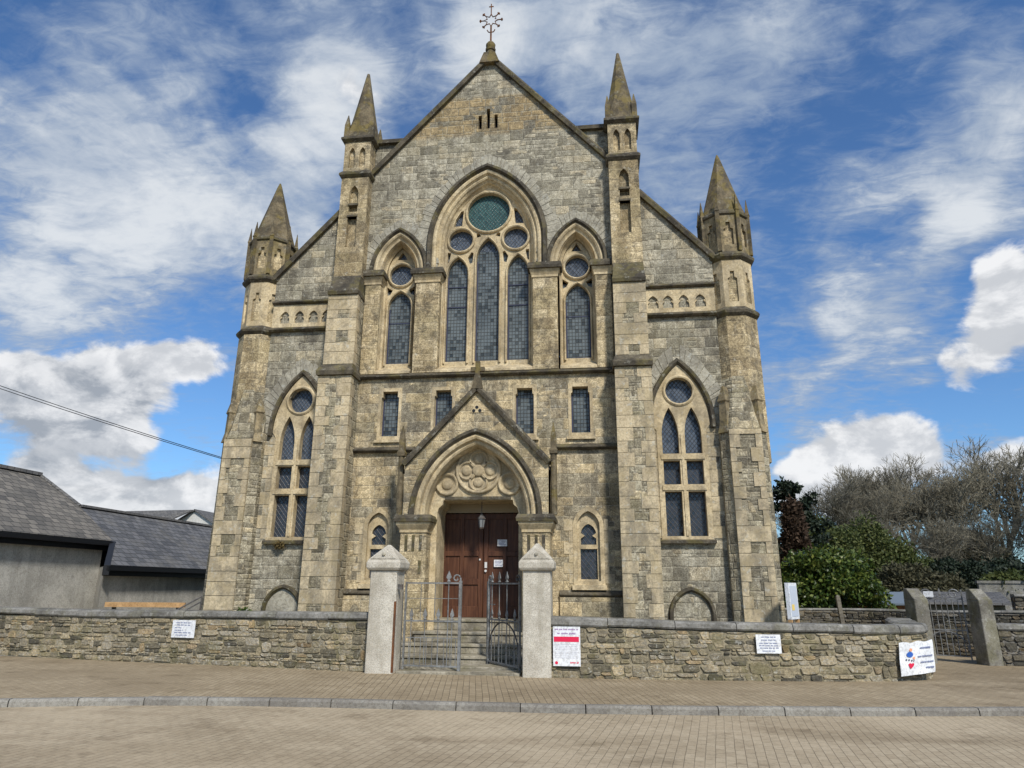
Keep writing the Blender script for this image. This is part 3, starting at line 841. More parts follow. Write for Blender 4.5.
def smooth_path(pts, k=6):
    out = []
    P = [Vector((p[0], p[1], 0)) for p in pts]
    for i in range(len(P) - 1):
        p0, p1, p2, p3 = P[max(i - 1, 0)], P[i], P[i + 1], P[min(i + 2, len(P) - 1)]
        for j in range(k):
            t = j / k
            q = 0.5 * ((2 * p1) + (p2 - p0) * t + (2 * p0 - 5 * p1 + 4 * p2 - p3) * t * t + (3 * p1 - p0 - 3 * p2 + p3) * t ** 3)
            out.append((q.x, q.y))
    out.append((P[-1].x, P[-1].y))
    return out


def off_path(pts, d):                 # offset to the left of the direction of travel
    out = []
    for i, p in enumerate(pts):
        a = Vector(pts[max(i - 1, 0)])
        b = Vector(pts[min(i + 1, len(pts) - 1)])
        t = (b - a).normalized()
        out.append((p[0] - t.y * d, p[1] + t.x * d))
    return out


kp = smooth_path(KERB)
g = MB()
g.add([(-900, -900, -0.13), (900, -900, -0.13), (900, 900, -0.13), (-900, 900, -0.13)], [(0, 1, 2, 3)])
struct(g.build('ground', MT['earth']))
rd = MB()
far = [(x, y - 34) for x, y in kp]
rd.sweep([[(x, y, -0.10) for x, y in kp], [(x, y, -0.10) for x, y in far]])
struct(rd.build('road', MT['road']))
kb = off_path(kp, 0.135)
pv = MB()
kb2 = off_path(kp, 0.139)
n_k = len(kp)
back = [(x, max(y + 6.0, 6.0)) for x, y in kb2]
pv.sweep([[(x, y, 0.0) for x, y in kb2], [(x, y, 0.0) for x, y in back]])
struct(pv.build('pavement', MT['pavement']))
# kerb stones 0.915 m long with open joints
random.seed(3)
kd = MB()
seg = []
acc = 0.0
L = [0.0]
for i in range(1, len(kp)):
    L.append(L[-1] + math.dist(kp[i], kp[i - 1]))


def at_len(path, s):
    for i in range(1, len(L)):
        if L[i] >= s:
            f = (s - L[i - 1]) / (L[i] - L[i - 1])
            return (path[i - 1][0] + (path[i][0] - path[i - 1][0]) * f, path[i - 1][1] + (path[i][1] - path[i - 1][1]) * f)
    return path[-1]


s = 35.0
while s < L[-1] - 40:
    e = s + 0.915
    hz = random.uniform(-0.004, 0.004)
    A, B = at_len(kp, s + .008), at_len(kp, e - .008)
    A2, B2 = at_len(kb, s + .008), at_len(kb, e - .008)
    ch = lambda p, q, f: (p[0] + (q[0] - p[0]) * f, p[1] + (q[1] - p[1]) * f)
    rings = []
    for P_, Q_ in ((A, A2), (B, B2)):
        c1 = ch(P_, Q_, 0.03); c2 = ch(P_, Q_, 0.20)
        rings.append([(P_[0], P_[1], -0.14), (c1[0], c1[1], -0.03 + hz), (c2[0], c2[1], 0.004 + hz), (Q_[0], Q_[1], 0.004 + hz), (Q_[0], Q_[1], -0.14)])
    kd.loft(rings)
    s = e
struct(kd.build('kerb', MT['kerb']))
yd = MB()
yd.add([(-12, -1.6, 0.004), (-1.9, -2.7, 0.004), (2.0, -3.0, 0.004), (8.6, -2.0, 0.004), (9.6, 3.5, 0.004), (-12, 3.5, 0.004)], [(0, 1, 2, 3, 4, 5)])
struct(yd.build('churchyard_path', MT['yard']))
# rising ground on the far right
hl = MB()
nx, ny = 40, 24
vs = []
for j in range(ny):
    for i in range(nx):
        x = 5 + i * 4.5
        y = 34 + j * 7
        z = 5.0 * (1 / (1 + math.exp(-(y - 62) / 9))) * (1 / (1 + math.exp(-(x - 16) / 6))) - 0.4 + 0.35 * math.sin(x * 0.31) * math.cos(y * 0.23)
        vs.append((x, y, z))
hl.add(vs, [(j * nx + i, j * nx + i + 1, (j + 1) * nx + i + 1, (j + 1) * nx + i) for j in range(ny - 1) for i in range(nx - 1)])
struct(hl.build('hillside', MT['earth'], smooth=True))

# ------------------------------------------------------------------ the chapel
church = thing('church', (0, 0, 0), 'tall ochre and grey stone Gothic chapel with a steep gable, four spires and a porch', 'church')

# openings
GW = dict(cx=0.0, zs=10.75, a=1.65, h=2.4)           # great window, hood outer edge
SW = dict(zs=9.97, a=0.81, h=1.30)                   # windows beside it
AW = dict(zs=5.45, a=0.80, h=1.68)                   # tall side windows
LW = dict(zs=2.98, a=0.30, h=0.40)
holes = [arch(0, 10.75, 1.65, 2.4, -0.235, 6.98)[::-1]]
for sx in (-1, 1):
    holes.append(arch(sx * 2.46, 9.97, .81, 1.30, -0.20, 6.98)[::-1])
    holes.append(arch(sx * 4.93, 5.45, .80, 1.68, -0.24, 2.62)[::-1])
    holes.append(arch(sx * 2.60, 2.98, .30, .40, 0.0, 1.68)[::-1])
    for cx in (1.06, 2.48):
        holes.append(rect(sx * cx - .25, sx * cx + .25, 5.26, 6.52))
holes.append(rect(-1.1, 1.1, -0.2, 3.7))
for x, z0, z1 in ((-0.26, 14.4, 14.86), (-0.02, 14.4, 15.08), (0.21, 14.4, 14.86)):
    holes.append(rect(x - .05, x + .05, z0, z1))
outer = [(-6.0, -0.2), (6.0, -0.2), (6.0, 9.88), (4.2, 11.86), (3.4, 13.02), (0, 16.80), (-3.4, 13.02), (-4.2, 11.86), (-6.0, 9.88)]
w = MB()
Z_SPLIT = 6.86
# the front wall is one mesh: grey coursed stone above, more ochre rubble below is a skin in front of it
w.plate(outer, holes, 0.0, 0.5)
w.prism([(-3.4, 13.03), (-3.4, 14.16), (-2.42, 14.16)], 0.12, 0.46)
w.prism([(3.4, 13.03), (2.42, 14.16), (3.4, 14.16)], 0.12, 0.46)
w.build('front_wall', MT['gable'], church)
# lower skin of mixed rubble on the central bay
low_holes = []
for sx in (-1, 1):
    low_holes.append(arch(sx * 2.60, 2.98, .30, .40, 0.0, 1.68)[::-1])
    for cx in (1.06, 2.48):
        low_holes.append(rect(sx * cx - .25, sx * cx + .25, 5.26, 6.52))
low_holes.append(rect(-1.1, 1.1, 0.1, 3.7))
lw_ = MB()
lw_.plate(rect(-3.4, 3.4, 0.0, 6.84), low_holes, -0.025, -0.003)
lw_.build('lower_wall', MT['mixed'], church)
# black sheet behind the slits: the dark of the voids put in as colour
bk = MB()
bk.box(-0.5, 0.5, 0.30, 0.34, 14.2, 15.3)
bk.build('slit_dark_backing', MT['gutter'], church)

# hall body and roof
for sx in (-1, 1):
    hb = MB()
    hb.box(min(sx * 5.7, sx * 6.1), max(sx * 5.7, sx * 6.1), 0.5, 24, -0.1, 9.3)
    hb.build('hall_wall', MT['gable'], church)
hb = MB()
hb.plate([(-6.1, -0.1), (6.1, -0.1), (6.1, 9.3), (0, 16.1), (-6.1, 9.3)], [], 23.6, 24.0)
hb.build('hall_wall', MT['gable'], church)
rf = MB()
for sx in (-1, 1):
    rf.add([(0, .45, 16.45), (0, 24.3, 16.45), (sx * 6.5, 24.3, 9.2), (sx * 6.5, .45, 9.2), (0, .45, 16.30), (0, 24.3, 16.30), (sx * 6.5, 24.3, 9.05), (sx * 6.5, .45, 9.05)],
           [(0, 1, 2, 3), (4, 7, 6, 5), (0, 3, 7, 4), (1, 5, 6, 2), (3, 2, 6, 7)])
rf.build('roof', MT['slate_plain'], church)


# copings on the rakes
def rake(mb, xa, za, xb, zb, t=0.17, y0=-0.13, y1=0.55, under=0.10):
    d = Vector((xb - xa, zb - za)).normalized()
    nrm = Vector((-d.y, d.x))
    if nrm.y < 0:
        nrm = -nrm
    a0 = Vector((xa, za)); b0 = Vector((xb, zb))
    prof = [(0.0, y0 + under), (0.0, y0 + 0.02), (t * .6, y0), (t, y0 + .06), (t, y1), (0, y1)]
    r1 = [(a0.x + nrm.x * o, y, a0.y + nrm.y * o) for o, y in prof]
    r2_ = [(b0.x + nrm.x * o, y, b0.y + nrm.y * o) for o, y in prof]
    mb.loft([r1, r2_])


cp = MB()
rake(cp, 0.0, 16.78, 3.40, 13.0)
rake(cp, 0.0, 16.78, -3.40, 13.0)
cp.build('gable_coping', MT['weathered'], church)
for sx in (-1, 1):
    cp = MB()
    rake(cp, sx * 4.12, 11.94, sx * 6.02, 9.84)
    cp.build('bay_coping', MT['weathered'], church)
    cp = MB()
    cp.box(min(sx * 2.40, sx * 3.42), max(sx * 2.40, sx * 3.42), 0.0, 0.6, 14.16, 14.28)
    cp.build('parapet_coping', MT['weathered'], church)


# strings: moulded bands with a sloped top
def string(mb, x0, x1, z, h=0.11, y=0.0, out=0.13):
    mb.loft([[(x0, y, z), (x0, y - out * .55, z), (x0, y - out, z + h * .35), (x0, y - out, z + h * .6), (x0, y, z + h * 1.3)],
             [(x1, y, z), (x1, y - out * .55, z), (x1, y - out, z + h * .35), (x1, y - out, z + h * .6), (x1, y, z + h * 1.3)]])


for nm, spec in (('string_course', [(-3.36, 3.36, 6.83, .12, -.02)]),
                 ('string_course', [(-3.36, -1.75, 4.86, .12, -.02), (1.75, 3.36, 4.86, .12, -.02)]),
                 ('plinth_course', [(-3.36, -1.9, 1.36, .12, -.02), (1.9, 3.36, 1.36, .12, -.02)]),
                 ('string_course', [(-6.0, -4.1, 8.28, .12, 0), (-6.0, -4.1, 9.08, .12, 0)]),
                 ('string_course', [(4.1, 6.0, 8.28, .12, 0), (4.1, 6.0, 9.08, .12, 0)])):
    for a in spec:
        s_ = MB()
        string(s_, a[0], a[1], a[2], a[3], a[4], 0.14 if nm == 'string_course' else .10)
        s_.build(nm, MT['weathered'], church)
# plinth block walling below the porch-side windows
for sx in (-1, 1):
    pl = MB()
    pl.box(min(sx * 1.9, sx * 3.36), max(sx * 1.9, sx * 3.36), -0.09, -0.026, 0.0, 1.355)
    pl.build('plinth', MT['mixed'], church)

# niche bands
for sx in (-1, 1):
    nb = MB()
    hs = []
    xs = [4.42, 4.80, 5.20, 5.62]
    for x in xs:
        hs.append(arch(sx * x, 8.68, .135, .20, 0, 8.53, 6)[::-1])
    nb.plate(rect(min(sx * 4.1, sx * 5.98), max(sx * 4.1, sx * 5.98), 8.41, 9.07), hs, -0.055, -0.004)
    b_ = nb.build('niche_band', MT['dressed'], church)
    cu = MB()
    for x in xs:                      # trefoil cusps inside each niche
        for k in (-1, 1):
            cu.prism([(sx * x + k * .135, 8.66), (sx * x + k * .135, 8.75), (sx * x + k * .075, 8.72)] if k < 0 else [(sx * x + k * .135, 8.66), (sx * x + k * .075, 8.72), (sx * x + k * .135, 8.75)], -0.045, -0.006)
    cu.pieces('cusp', MT['dressed'], b_)

# ---------------------------------------------------------------- great window
DK = MT['weathered']
DR = MT['dressed']


def relieving(parent, cx, zs, a, h, d0, d1, n, seed, mat='greyblock', bottom=None):
    rng = random.Random(seed)
    mb = MB()
    P0 = arch(cx, zs, a, h, d0, bottom, 60)
    P1 = arch(cx, zs, a, h, d1, bottom, 60)
    m = len(P0) - 1
    k = 0.0
    while k < m - 0.5:
        st = rng.uniform(.7, 1.35) * m / n
        i0, i1 = int(round(k)), int(round(min(k + st, m)))
        if i1 <= i0:
            i1 = i0 + 1
        mid = (i0 + i1) // 2
        if abs(P0[mid][0] - cx) > 0.03:
            ext = rng.uniform(-.05, .05)
            f = (d1 + ext - d0) / (d1 - d0)
            q = lambda i, t: (P0[i][0] + (P1[i][0] - P0[i][0]) * t, P0[i][1] + (P1[i][1] - P0[i][1]) * t)
            g0 = 0.045
            A = q(i0, 0.03); B = q(i1, 0.03); C_ = q(i1, f); D_ = q(i0, f)
            sh = lambda p, r_, t: (p[0] + (r_[0] - p[0]) * t, p[1] + (r_[1] - p[1]) * t)
            poly = [sh(A, B, g0), sh(B, A, g0), sh(C_, D_, g0), sh(D_, C_, g0)]
            y = -rng.uniform(.008, .02)
            mb.prism(poly[::-1], y, -0.002)
        k += st
    return mb.build('relieving_arch', MT[mat], parent)




def part_empty(name, parent, loc=(0, 0, 0)):
    o = bpy.data.objects.new(name, None)
    o.empty_display_size = 0.1
    o.location = loc
    col.objects.link(o)
    o.parent = parent
    return o


gw = part_empty('great_window', church)
hood = MB()
arch_sweep(hood, 0, 10.75, 1.65, 2.4, [(-.13, 0.0), (-.13, -.07), (-.08, -.15), (-.01, -.15), (.03, -.08), (.03, 0.0)], 9.96, 18)
hood.build('hood_mould', DK, gw)
relieving(church, 0, 10.75, 1.65, 2.4, 0.04, 0.33, 40, 5)
od = MB()
arch_sweep(od, 0, 10.75, 1.65, 2.4, [(-.13, -.001), (-.13, -.05), (-.18, -.07), (-.23, -.05), (-.25, .0), (-.27, .03), (-.31, .02), (-.35, .05), (-.37, .10), (-.40, .13)], 9.96, 18)
od.build('arch_order', DR, gw)
od = MB()
arch_sweep(od, 0, 10.75, 1.65, 2.4, [(-.395, .12), (-.42, .15), (-.44, .22), (-.48, .26), (-.49, .40)], 7.0, 18)
od.build('inner_order', DR, gw)
tr = MB()
tout = arch(0, 10.75, 1.65, 2.4, -0.46, 7.2, 18)
zc_, zs_ = 11.80, 10.95
H = [circ(0, zc_, .61)[::-1], circ(-.775, zs_, .34)[::-1], circ(.775, zs_, .34)[::-1],
     arch(0, 10.32, .325, .66, 0, 7.36, 10)[::-1], arch(-.845, 9.88, .295, .55, 0, 7.36, 10)[::-1], arch(.845, 9.88, .295, .55, 0, 7.36, 10)[::-1]]
for sx in (-1, 1):                    # small pierced spandrels beside the wheel
    for q in ([(.76, 11.42), (1.0, 11.40), (.95, 11.62), (.80, 11.88), (.72, 11.90)], [(1.05, 10.58), (1.15, 10.60), (1.15, 10.25), (1.10, 10.30)],
              [(.41, 10.55), (.47, 10.58), (.57, 10.42), (.52, 10.22), (.44, 10.25)], [(.20, 11.06), (.33, 11.02), (.34, 11.14), (.27, 11.16)]):
        H.append([(sx * x, z) for x, z in q])
H = [h for h in H]
for h in H:                           # holes clockwise
    A_ = sum(h[i][0] * h[(i + 1) % len(h)][1] - h[(i + 1) % len(h)][0] * h[i][1] for i in range(len(h)))
    if A_ > 0:
        h.reverse()
tr.plate(tout, H, 0.27, 0.42)
tr.build('tracery', DR, gw)
mo = MB()
for cx, cz, r in ((0, zc_, .61), (-.775, zs_, .34), (.775, zs_, .34)):
    ring(mo, cx, cz, r, [(.0, .275), (.0, .22), (.03, .20), (.06, .22), (.075, .275)])
for cx, z_, a_, h_ in ((0, 10.32, .325, .66), (-.845, 9.88, .295, .55), (.845, 9.88, .295, .55)):
    arch_sweep(mo, cx, z_, a_, h_, [(.0, .275), (.0, .23), (.025, .21), (.05, .23), (.06, .275)], 7.3, 10)
mo.pieces('tracery_moulding', DR, gw)
gl = MB()
gl.box(-1.22, 1.22, .385, .40, 7.3, 10.62)
gl.build('glass', MT['glass'], gw)
gl = MB()
gl.prism(circ(0, zc_, .66), .385, .40)
gl.build('glass', MT['glass_rose'], gw)
gl = MB()
for sx in (-1, 1):
    gl.prism(circ(sx * .775, zs_, .40), .375, .384)
gl.prism([(-.34, 10.62), (.34, 10.62), (.34, 10.9), (0.02, 11.05), (-.02, 11.05), (-.34, 10.9)], .386, .40)
gl.prism(arch(0, 10.75, 1.65, 2.4, -.45, 10.63, 16), .403, .412)
gl.build('glass', MT['glass_diamond'], gw)
bd = MB()                             # blue border strips and saddle bars
for cx, a_, zt in ((0, .325, 10.32), (-.845, .295, 9.88), (.845, .295, 9.88)):
    for k in (-1, 1):
        bd.box(cx + k * (a_ - .022) - .018, cx + k * (a_ - .022) + .018, .372, .383, 7.37, zt)
    bd.box(cx - a_, cx + a_, .372, .383, 7.36, 7.40)
for cx in (-.845, .845):
    for z_ in (8.95, 9.55):
        bd.box(cx - .295, cx + .295, .36, .371, z_, z_ + .025)
bd.pieces('lead_border', MT['lead'], gw, key=lambda c: round(c[0] / .84))
si = MB()
si.loft([[(-1.30, .38, 7.30), (-1.30, .38, 6.96), (-1.30, -.11, 6.96), (-1.30, -.11, 7.02)], [(1.30, .38, 7.30), (1.30, .38, 6.96), (1.30, -.11, 6.96), (1.30, -.11, 7.02)]])
si.build('sill', DR, gw)

# piers with capitals
for sx in (-1, 1):
    for x0, x1, yy in ((1.27, 1.94, -.07), (2.93, 3.37, -.07)):
        a, b_ = min(sx * x0, sx * x1), max(sx * x0, sx * x1)
        p_ = MB()
        p_.box(a, b_, yy, 0.3, 6.96, 9.60)
        pr = p_.build('pier', MT['ashlar'], church, bevel=0.02)
        c_ = MB()
        c_.rects([(a - .02, b_ + .02, yy - .02, .2, 9.56), (a - .02, b_ + .02, yy - .02, .2, 9.62), (a - .07, b_ + .07, yy - .08, .2, 9.74), (a - .07, b_ + .07, yy - .08, .2, 9.78)])
        c_.build('capital', DR, pr)
        c_ = MB()
        c_.rects([(a - .12, b_ + .12, yy - .14, .2, 9.781), (a - .13, b_ + .13, yy - .15, .2, 9.86), (a - .10, b_ + .10, yy - .12, .2, 9.955)])
        c_.build('abacus', DK, pr)

# windows beside the great window
for sx in (-1, 1):
    W_ = part_empty('lancet_window', church)
    cx = sx * 2.46
    m = MB()
    arch_sweep(m, cx, 9.97, .81, 1.30, [(-.10, 0.0), (-.10, -.07), (-.06, -.13), (-.01, -.13), (.02, -.07), (.02, 0.0)], None, 14)
    m.build('hood_mould', DK, W_)
    relieving(church, cx, 9.97, .81, 1.30, .03, .30, 24, 11 + sx)
    m = MB()
    arch_sweep(m, cx, 9.97, .81, 1.30, [(-.10, -.001), (-.10, -.05), (-.15, -.07), (-.19, -.04), (-.21, .0), (-.24, .03), (-.29, .04), (-.31, .09), (-.35, .12), (-.37, .20), (-.40, .24), (-.41, .42)], None, 14)
    m.build('arch_order', DR, W_)
    m = MB()
    arch_sweep(m, cx, 9.97, .81, 1.30, [(-.34, .02), (-.36, .20), (-.40, .24), (-.41, .42)], 7.0, 14)
    m.build('jamb', DR, W_)
    m = MB()
    hl_ = [circ(cx, 9.98, .325)[::-1], arch(cx, 8.98, .33, .50, 0, 7.36, 10)[::-1]]
    for q in ([(-.15, 10.46), (.15, 10.46), (0, 10.70)], [(.23, 9.53), (.40, 9.64), (.40, 9.36), (.30, 9.40)], [(-.40, 9.64), (-.23, 9.53), (-.30, 9.40), (-.40, 9.36)]):
        q = [(cx + x, z) for x, z in q]
        A_ = sum(q[i][0] * q[(i + 1) % len(q)][1] - q[(i + 1) % len(q)][0] * q[i][1] for i in range(len(q)))
        hl_.append(q[::-1] if A_ > 0 else q)
    m.plate(arch(cx, 9.97, .81, 1.30, -.38, 7.2, 14), hl_, .30, .44)
    m.build('tracery', DR, W_)
    m = MB()
    ring(m, cx, 9.98, .325, [(.0, .305), (.0, .25), (.03, .23), (.06, .25), (.075, .305)])
    arch_sweep(m, cx, 8.98, .33, .50, [(.0, .305), (.0, .26), (.025, .24), (.05, .26), (.06, .305)], 7.3, 10)
    m.pieces('tracery_moulding', DR, W_)
    m = MB()
    m.box(cx - .4, cx + .4, .40, .415, 7.3, 9.52)
    m.build('glass', MT['glass'], W_)
    m = MB()
    m.prism(circ(cx, 9.98, .36), .40, .415)
    m.prism([(cx - .2, 10.42), (cx + .2, 10.42), (cx, 10.78)], .418, .43)
    m.build('glass', MT['glass_diamond'], W_)
    m = MB()
    for k in (-1, 1):
        m.box(cx + k * .308 - .018, cx + k * .308 + .018, .387, .398, 7.37, 8.98)
    m.box(cx - .33, cx + .33, .387, .398, 7.36, 7.40)
    m.box(cx - .33, cx + .33, .387, .398, 8.55, 8.575)
    m.build('lead_border', MT['lead'], W_)
    m = MB()
    m.loft([[(cx - .47, .4, 7.30), (cx - .47, .4, 6.96), (cx - .47, -.11, 6.96), (cx - .47, -.11, 7.02)], [(cx + .47, .4, 7.30), (cx + .47, .4, 6.96), (cx + .47, -.11, 6.96), (cx + .47, -.11, 7.02)]])
    m.build('sill', DR, W_)

# tall windows in the outer bays
for sx in (-1, 1):
    W_ = part_empty('transomed_window', church)
    cx = sx * 4.93
    m = MB()
    arch_sweep(m, cx, 5.45, .80, 1.68, [(-.09, 0.0), (-.09, -.07), (-.05, -.12), (0, -.12), (.03, -.06), (.03, 0.0)], 5.36, 14)
    m.build('hood_mould', DK, W_)
    relieving(church, cx, 5.45, .80, 1.68, .05, .34, 26, 21 + sx)
    m = MB()
    lights = []
    for k in (-1, 1):
        lx = cx + k * .275
        lights += [arch(lx, 5.18, .20, .70, 0, 4.72, 9)[::-1], rect(lx - .20, lx + .20, 3.97, 4.55)[::-1], rect(lx - .20, lx + .20, 2.75, 3.80)[::-1]]
    slab = [(cx + .60, 2.62)] + [(x, z) for x, z in arch(cx, 5.45, .80, 1.68, -.10, None, 14)] + [(cx - .60, 2.62)]
    slab = [(cx + .60, 2.62), (cx + .60, 5.30)] + arch(cx, 5.45, .80, 1.68, -.10, None, 14) + [(cx - .60, 5.30), (cx - .60, 2.62)]
    m.plate(slab, lights + [circ(cx, 6.31, .335)[::-1]], -.03, .30)
    fr = m.build('tracery', DR, W_)
    m = MB()
    ring(m, cx, 6.31, .335, [(.0, -.03), (.0, -.065), (.035, -.075), (.07, -.05), (.08, -.03)])
    for z_ in (3.80, 4.55):
        m.box(cx - .52, cx + .52, -.055, .1, z_ + .03, z_ + .14)
    m.box(cx - .03, cx + .03, -.052, .1, 2.76, 5.2)
    m.pieces('transom', DR, W_, key=lambda c: c[2] > 6)
    m = MB()
    m.box(cx - .55, cx + .55, .16, .18, 2.7, 6.75)
    m.build('glass', MT['glass_low'], W_)
    m = MB()
    for k in (-1, 1):
        lx = cx + k * .275
        m.prism(arch(lx, 5.18, .20, .70, 0.01, 4.6, 9), .145, .157)
    m.prism(circ(cx, 6.31, .34), .145, .157)
    m.build('glass', MT['glass_diamond'], W_)
    m = MB()
    m.loft([[(cx - .64, .25, 2.78), (cx - .64, .25, 2.58), (cx - .64, -.12, 2.58), (cx - .64, -.12, 2.64)], [(cx + .64, .25, 2.78), (cx + .64, .25, 2.58), (cx + .64, -.12, 2.58), (cx + .64, -.12, 2.64)]])
    m.build('sill', DK, W_)
    # long-and-short quoins beside the window
    rng = random.Random(50 + sx)
    m = MB()
    z_ = 2.7
    i = 0
    while z_ < 5.3:
        hh = rng.uniform(.26, .36)
        for k in (-1, 1):
            l_ = (.16, .30)[(i + (k > 0)) % 2] * rng.uniform(.85, 1.1)
            a, b_ = cx + k * .605, cx + k * (.605 + l_)
            m.box(min(a, b_), max(a, b_), -.012, -.001, z_ + .006, min(z_ + hh, 5.34) - .006)
        z_ += hh
        i += 1
    m.pieces('window_quoins', MT['quoin'], W_, key=lambda c: c[0] > cx)
    # blind arch at the foot of the bay
    B_ = part_empty('blind_arch', church)
    m = MB()
    arch_sweep(m, sx * 4.92, .98, .52, .62, [(-.10, 0), (-.10, -.05), (-.06, -.10), (-.01, -.10), (.01, -.05), (.01, 0)], 0.0, 10)
    m.build('hood_mould', DK, B_)
    m = MB()
    m.prism(arch(sx * 4.92, .98, .52, .62, -.10, 0.0, 10), -.02, -.002)
    m.build('infill', MT['greyblock'] if sx < 0 else MT['gable'], B_)

# small square-headed windows
for sx in (-1, 1):
    for cx0 in (1.06, 2.48):
        cx = sx * cx0
        W_ = part_empty('small_window', church)
        m = MB()
        sh = [(cx - .235, 5.29), (cx - .235, 6.32), (cx - .20, 6.34), (cx - .20, 6.49), (cx + .20, 6.49), (cx + .20, 6.34), (cx + .235, 6.32), (cx + .235, 5.29)]
        m.plate([(cx - .31, 5.18), (cx + .31, 5.18), (cx + .31, 6.58), (cx - .31, 6.58)], [sh], -.035, .24)
        m.build('frame', DR, W_)
        m = MB()
        m.box(cx - .25, cx + .25, .17, .185, 5.27, 6.51)
        m.build('glass', MT['glass'], W_)
        m = MB()
        for k in (-1, 1):
            m.box(cx + k * .217 - .018, cx + k * .217 + .018, .157, .168, 5.30, 6.32)
        m.box(cx - .235, cx + .235, .157, .168, 5.29, 5.325)
        m.build('lead_border', MT['lead'], W_)
        m = MB()
        m.box(cx - .36, cx + .36, -.09, -.03, 5.12, 5.19)
        m.build('sill', DR, W_)

# traceried windows either side of the porch
for sx in (-1, 1):
    cx = sx * 2.60
    W_ = part_empty('porch_side_window', church)
    m = MB()
    m.plate(arch(cx, 2.98, .34, .44, .03, 1.62, 10), [arch(cx, 2.98, .34, .44, -.07, 1.72, 10)[::-1]], -.05, .03)
    m.build('frame', DR, W_)
    m = MB()
    hl_ = [arch(cx, 2.80, .185, .25, 0, 2.56, 8)[::-1], rect(cx - .2, cx + .2, 1.76, 2.46)[::-1]]
    m.plate(arch(cx, 2.98, .34, .44, -.05, 1.66, 10), hl_, .05, .16)
    m.build('tracery', DR, W_)
    m = MB()
    for k in (-1, 1):                 # cusps of the trefoil head, eyelets above
        m.prism([(cx + k * .19, 2.70), (cx + k * .19, 2.84), (cx + k * .09, 2.77)][::k], .06, .14)
        m.box(cx + k * .15 - .035, cx + k * .15 + .035, .045, .05, 3.10, 3.2)
    m.pieces('cusp', DR, W_)
    m = MB()
    m.box(cx - .3, cx + .3, .12, .135, 1.7, 3.3)
    m.build('glass', MT['glass_low'], W_)
    m = MB()
    m.box(cx - .40, cx + .40, -.12, -.03, 1.52, 1.63)
    m.build('sill', DR, W_)
    relieving(church, cx, 2.98, .34, .44, .05, .28, 13, 31 + sx)
    rng = random.Random(70 + sx)
    m = MB()
    z_ = 1.66
    i = 0
    while z_ < 2.9:
        hh = rng.uniform(.2, .28)
        for k in (-1, 1):
            l_ = (.10, .22)[(i + (k > 0)) % 2]
            a, b_ = cx + k * .372, cx + k * (.372 + l_)
            m.box(min(a, b_), max(a, b_), -.038, -.026, z_ + .005, z_ + hh - .005)
        z_ += hh
        i += 1
    m.pieces('window_quoins', MT['quoin'], W_, key=lambda c: c[0] > cx)


# ---------------------------------------------------------------- buttresses and pinnacles
def quoin_boxes(mb, x0, x1, y, z0, z1, rng, long_=.36, short=.20, sides=True, t=.012):
    z = z0
    i = 0
    while z < z1 - .08:
        hh = min(rng.uniform(.24, .36), z1 - z)
        for k in (0, 1):
            l_ = (long_, short)[(i + k) % 2] * rng.uniform(.88, 1.12)
            if k == 0:
                mb.box(x0 - t, x0 + l_, y - t, y + l_ * .8, z + .006, z + hh - .006)
            else:
                mb.box(x1 - l_, x1 + t, y - t, y + l_ * .8, z + .006, z + hh - .006)
        if rng.random() < .22:         # now and then a through stone
            mb.box(x0 + .01, x1 - .01, y - t * .9, y + .1, z + .007, z + hh - .007)
        z += hh
        i += 1


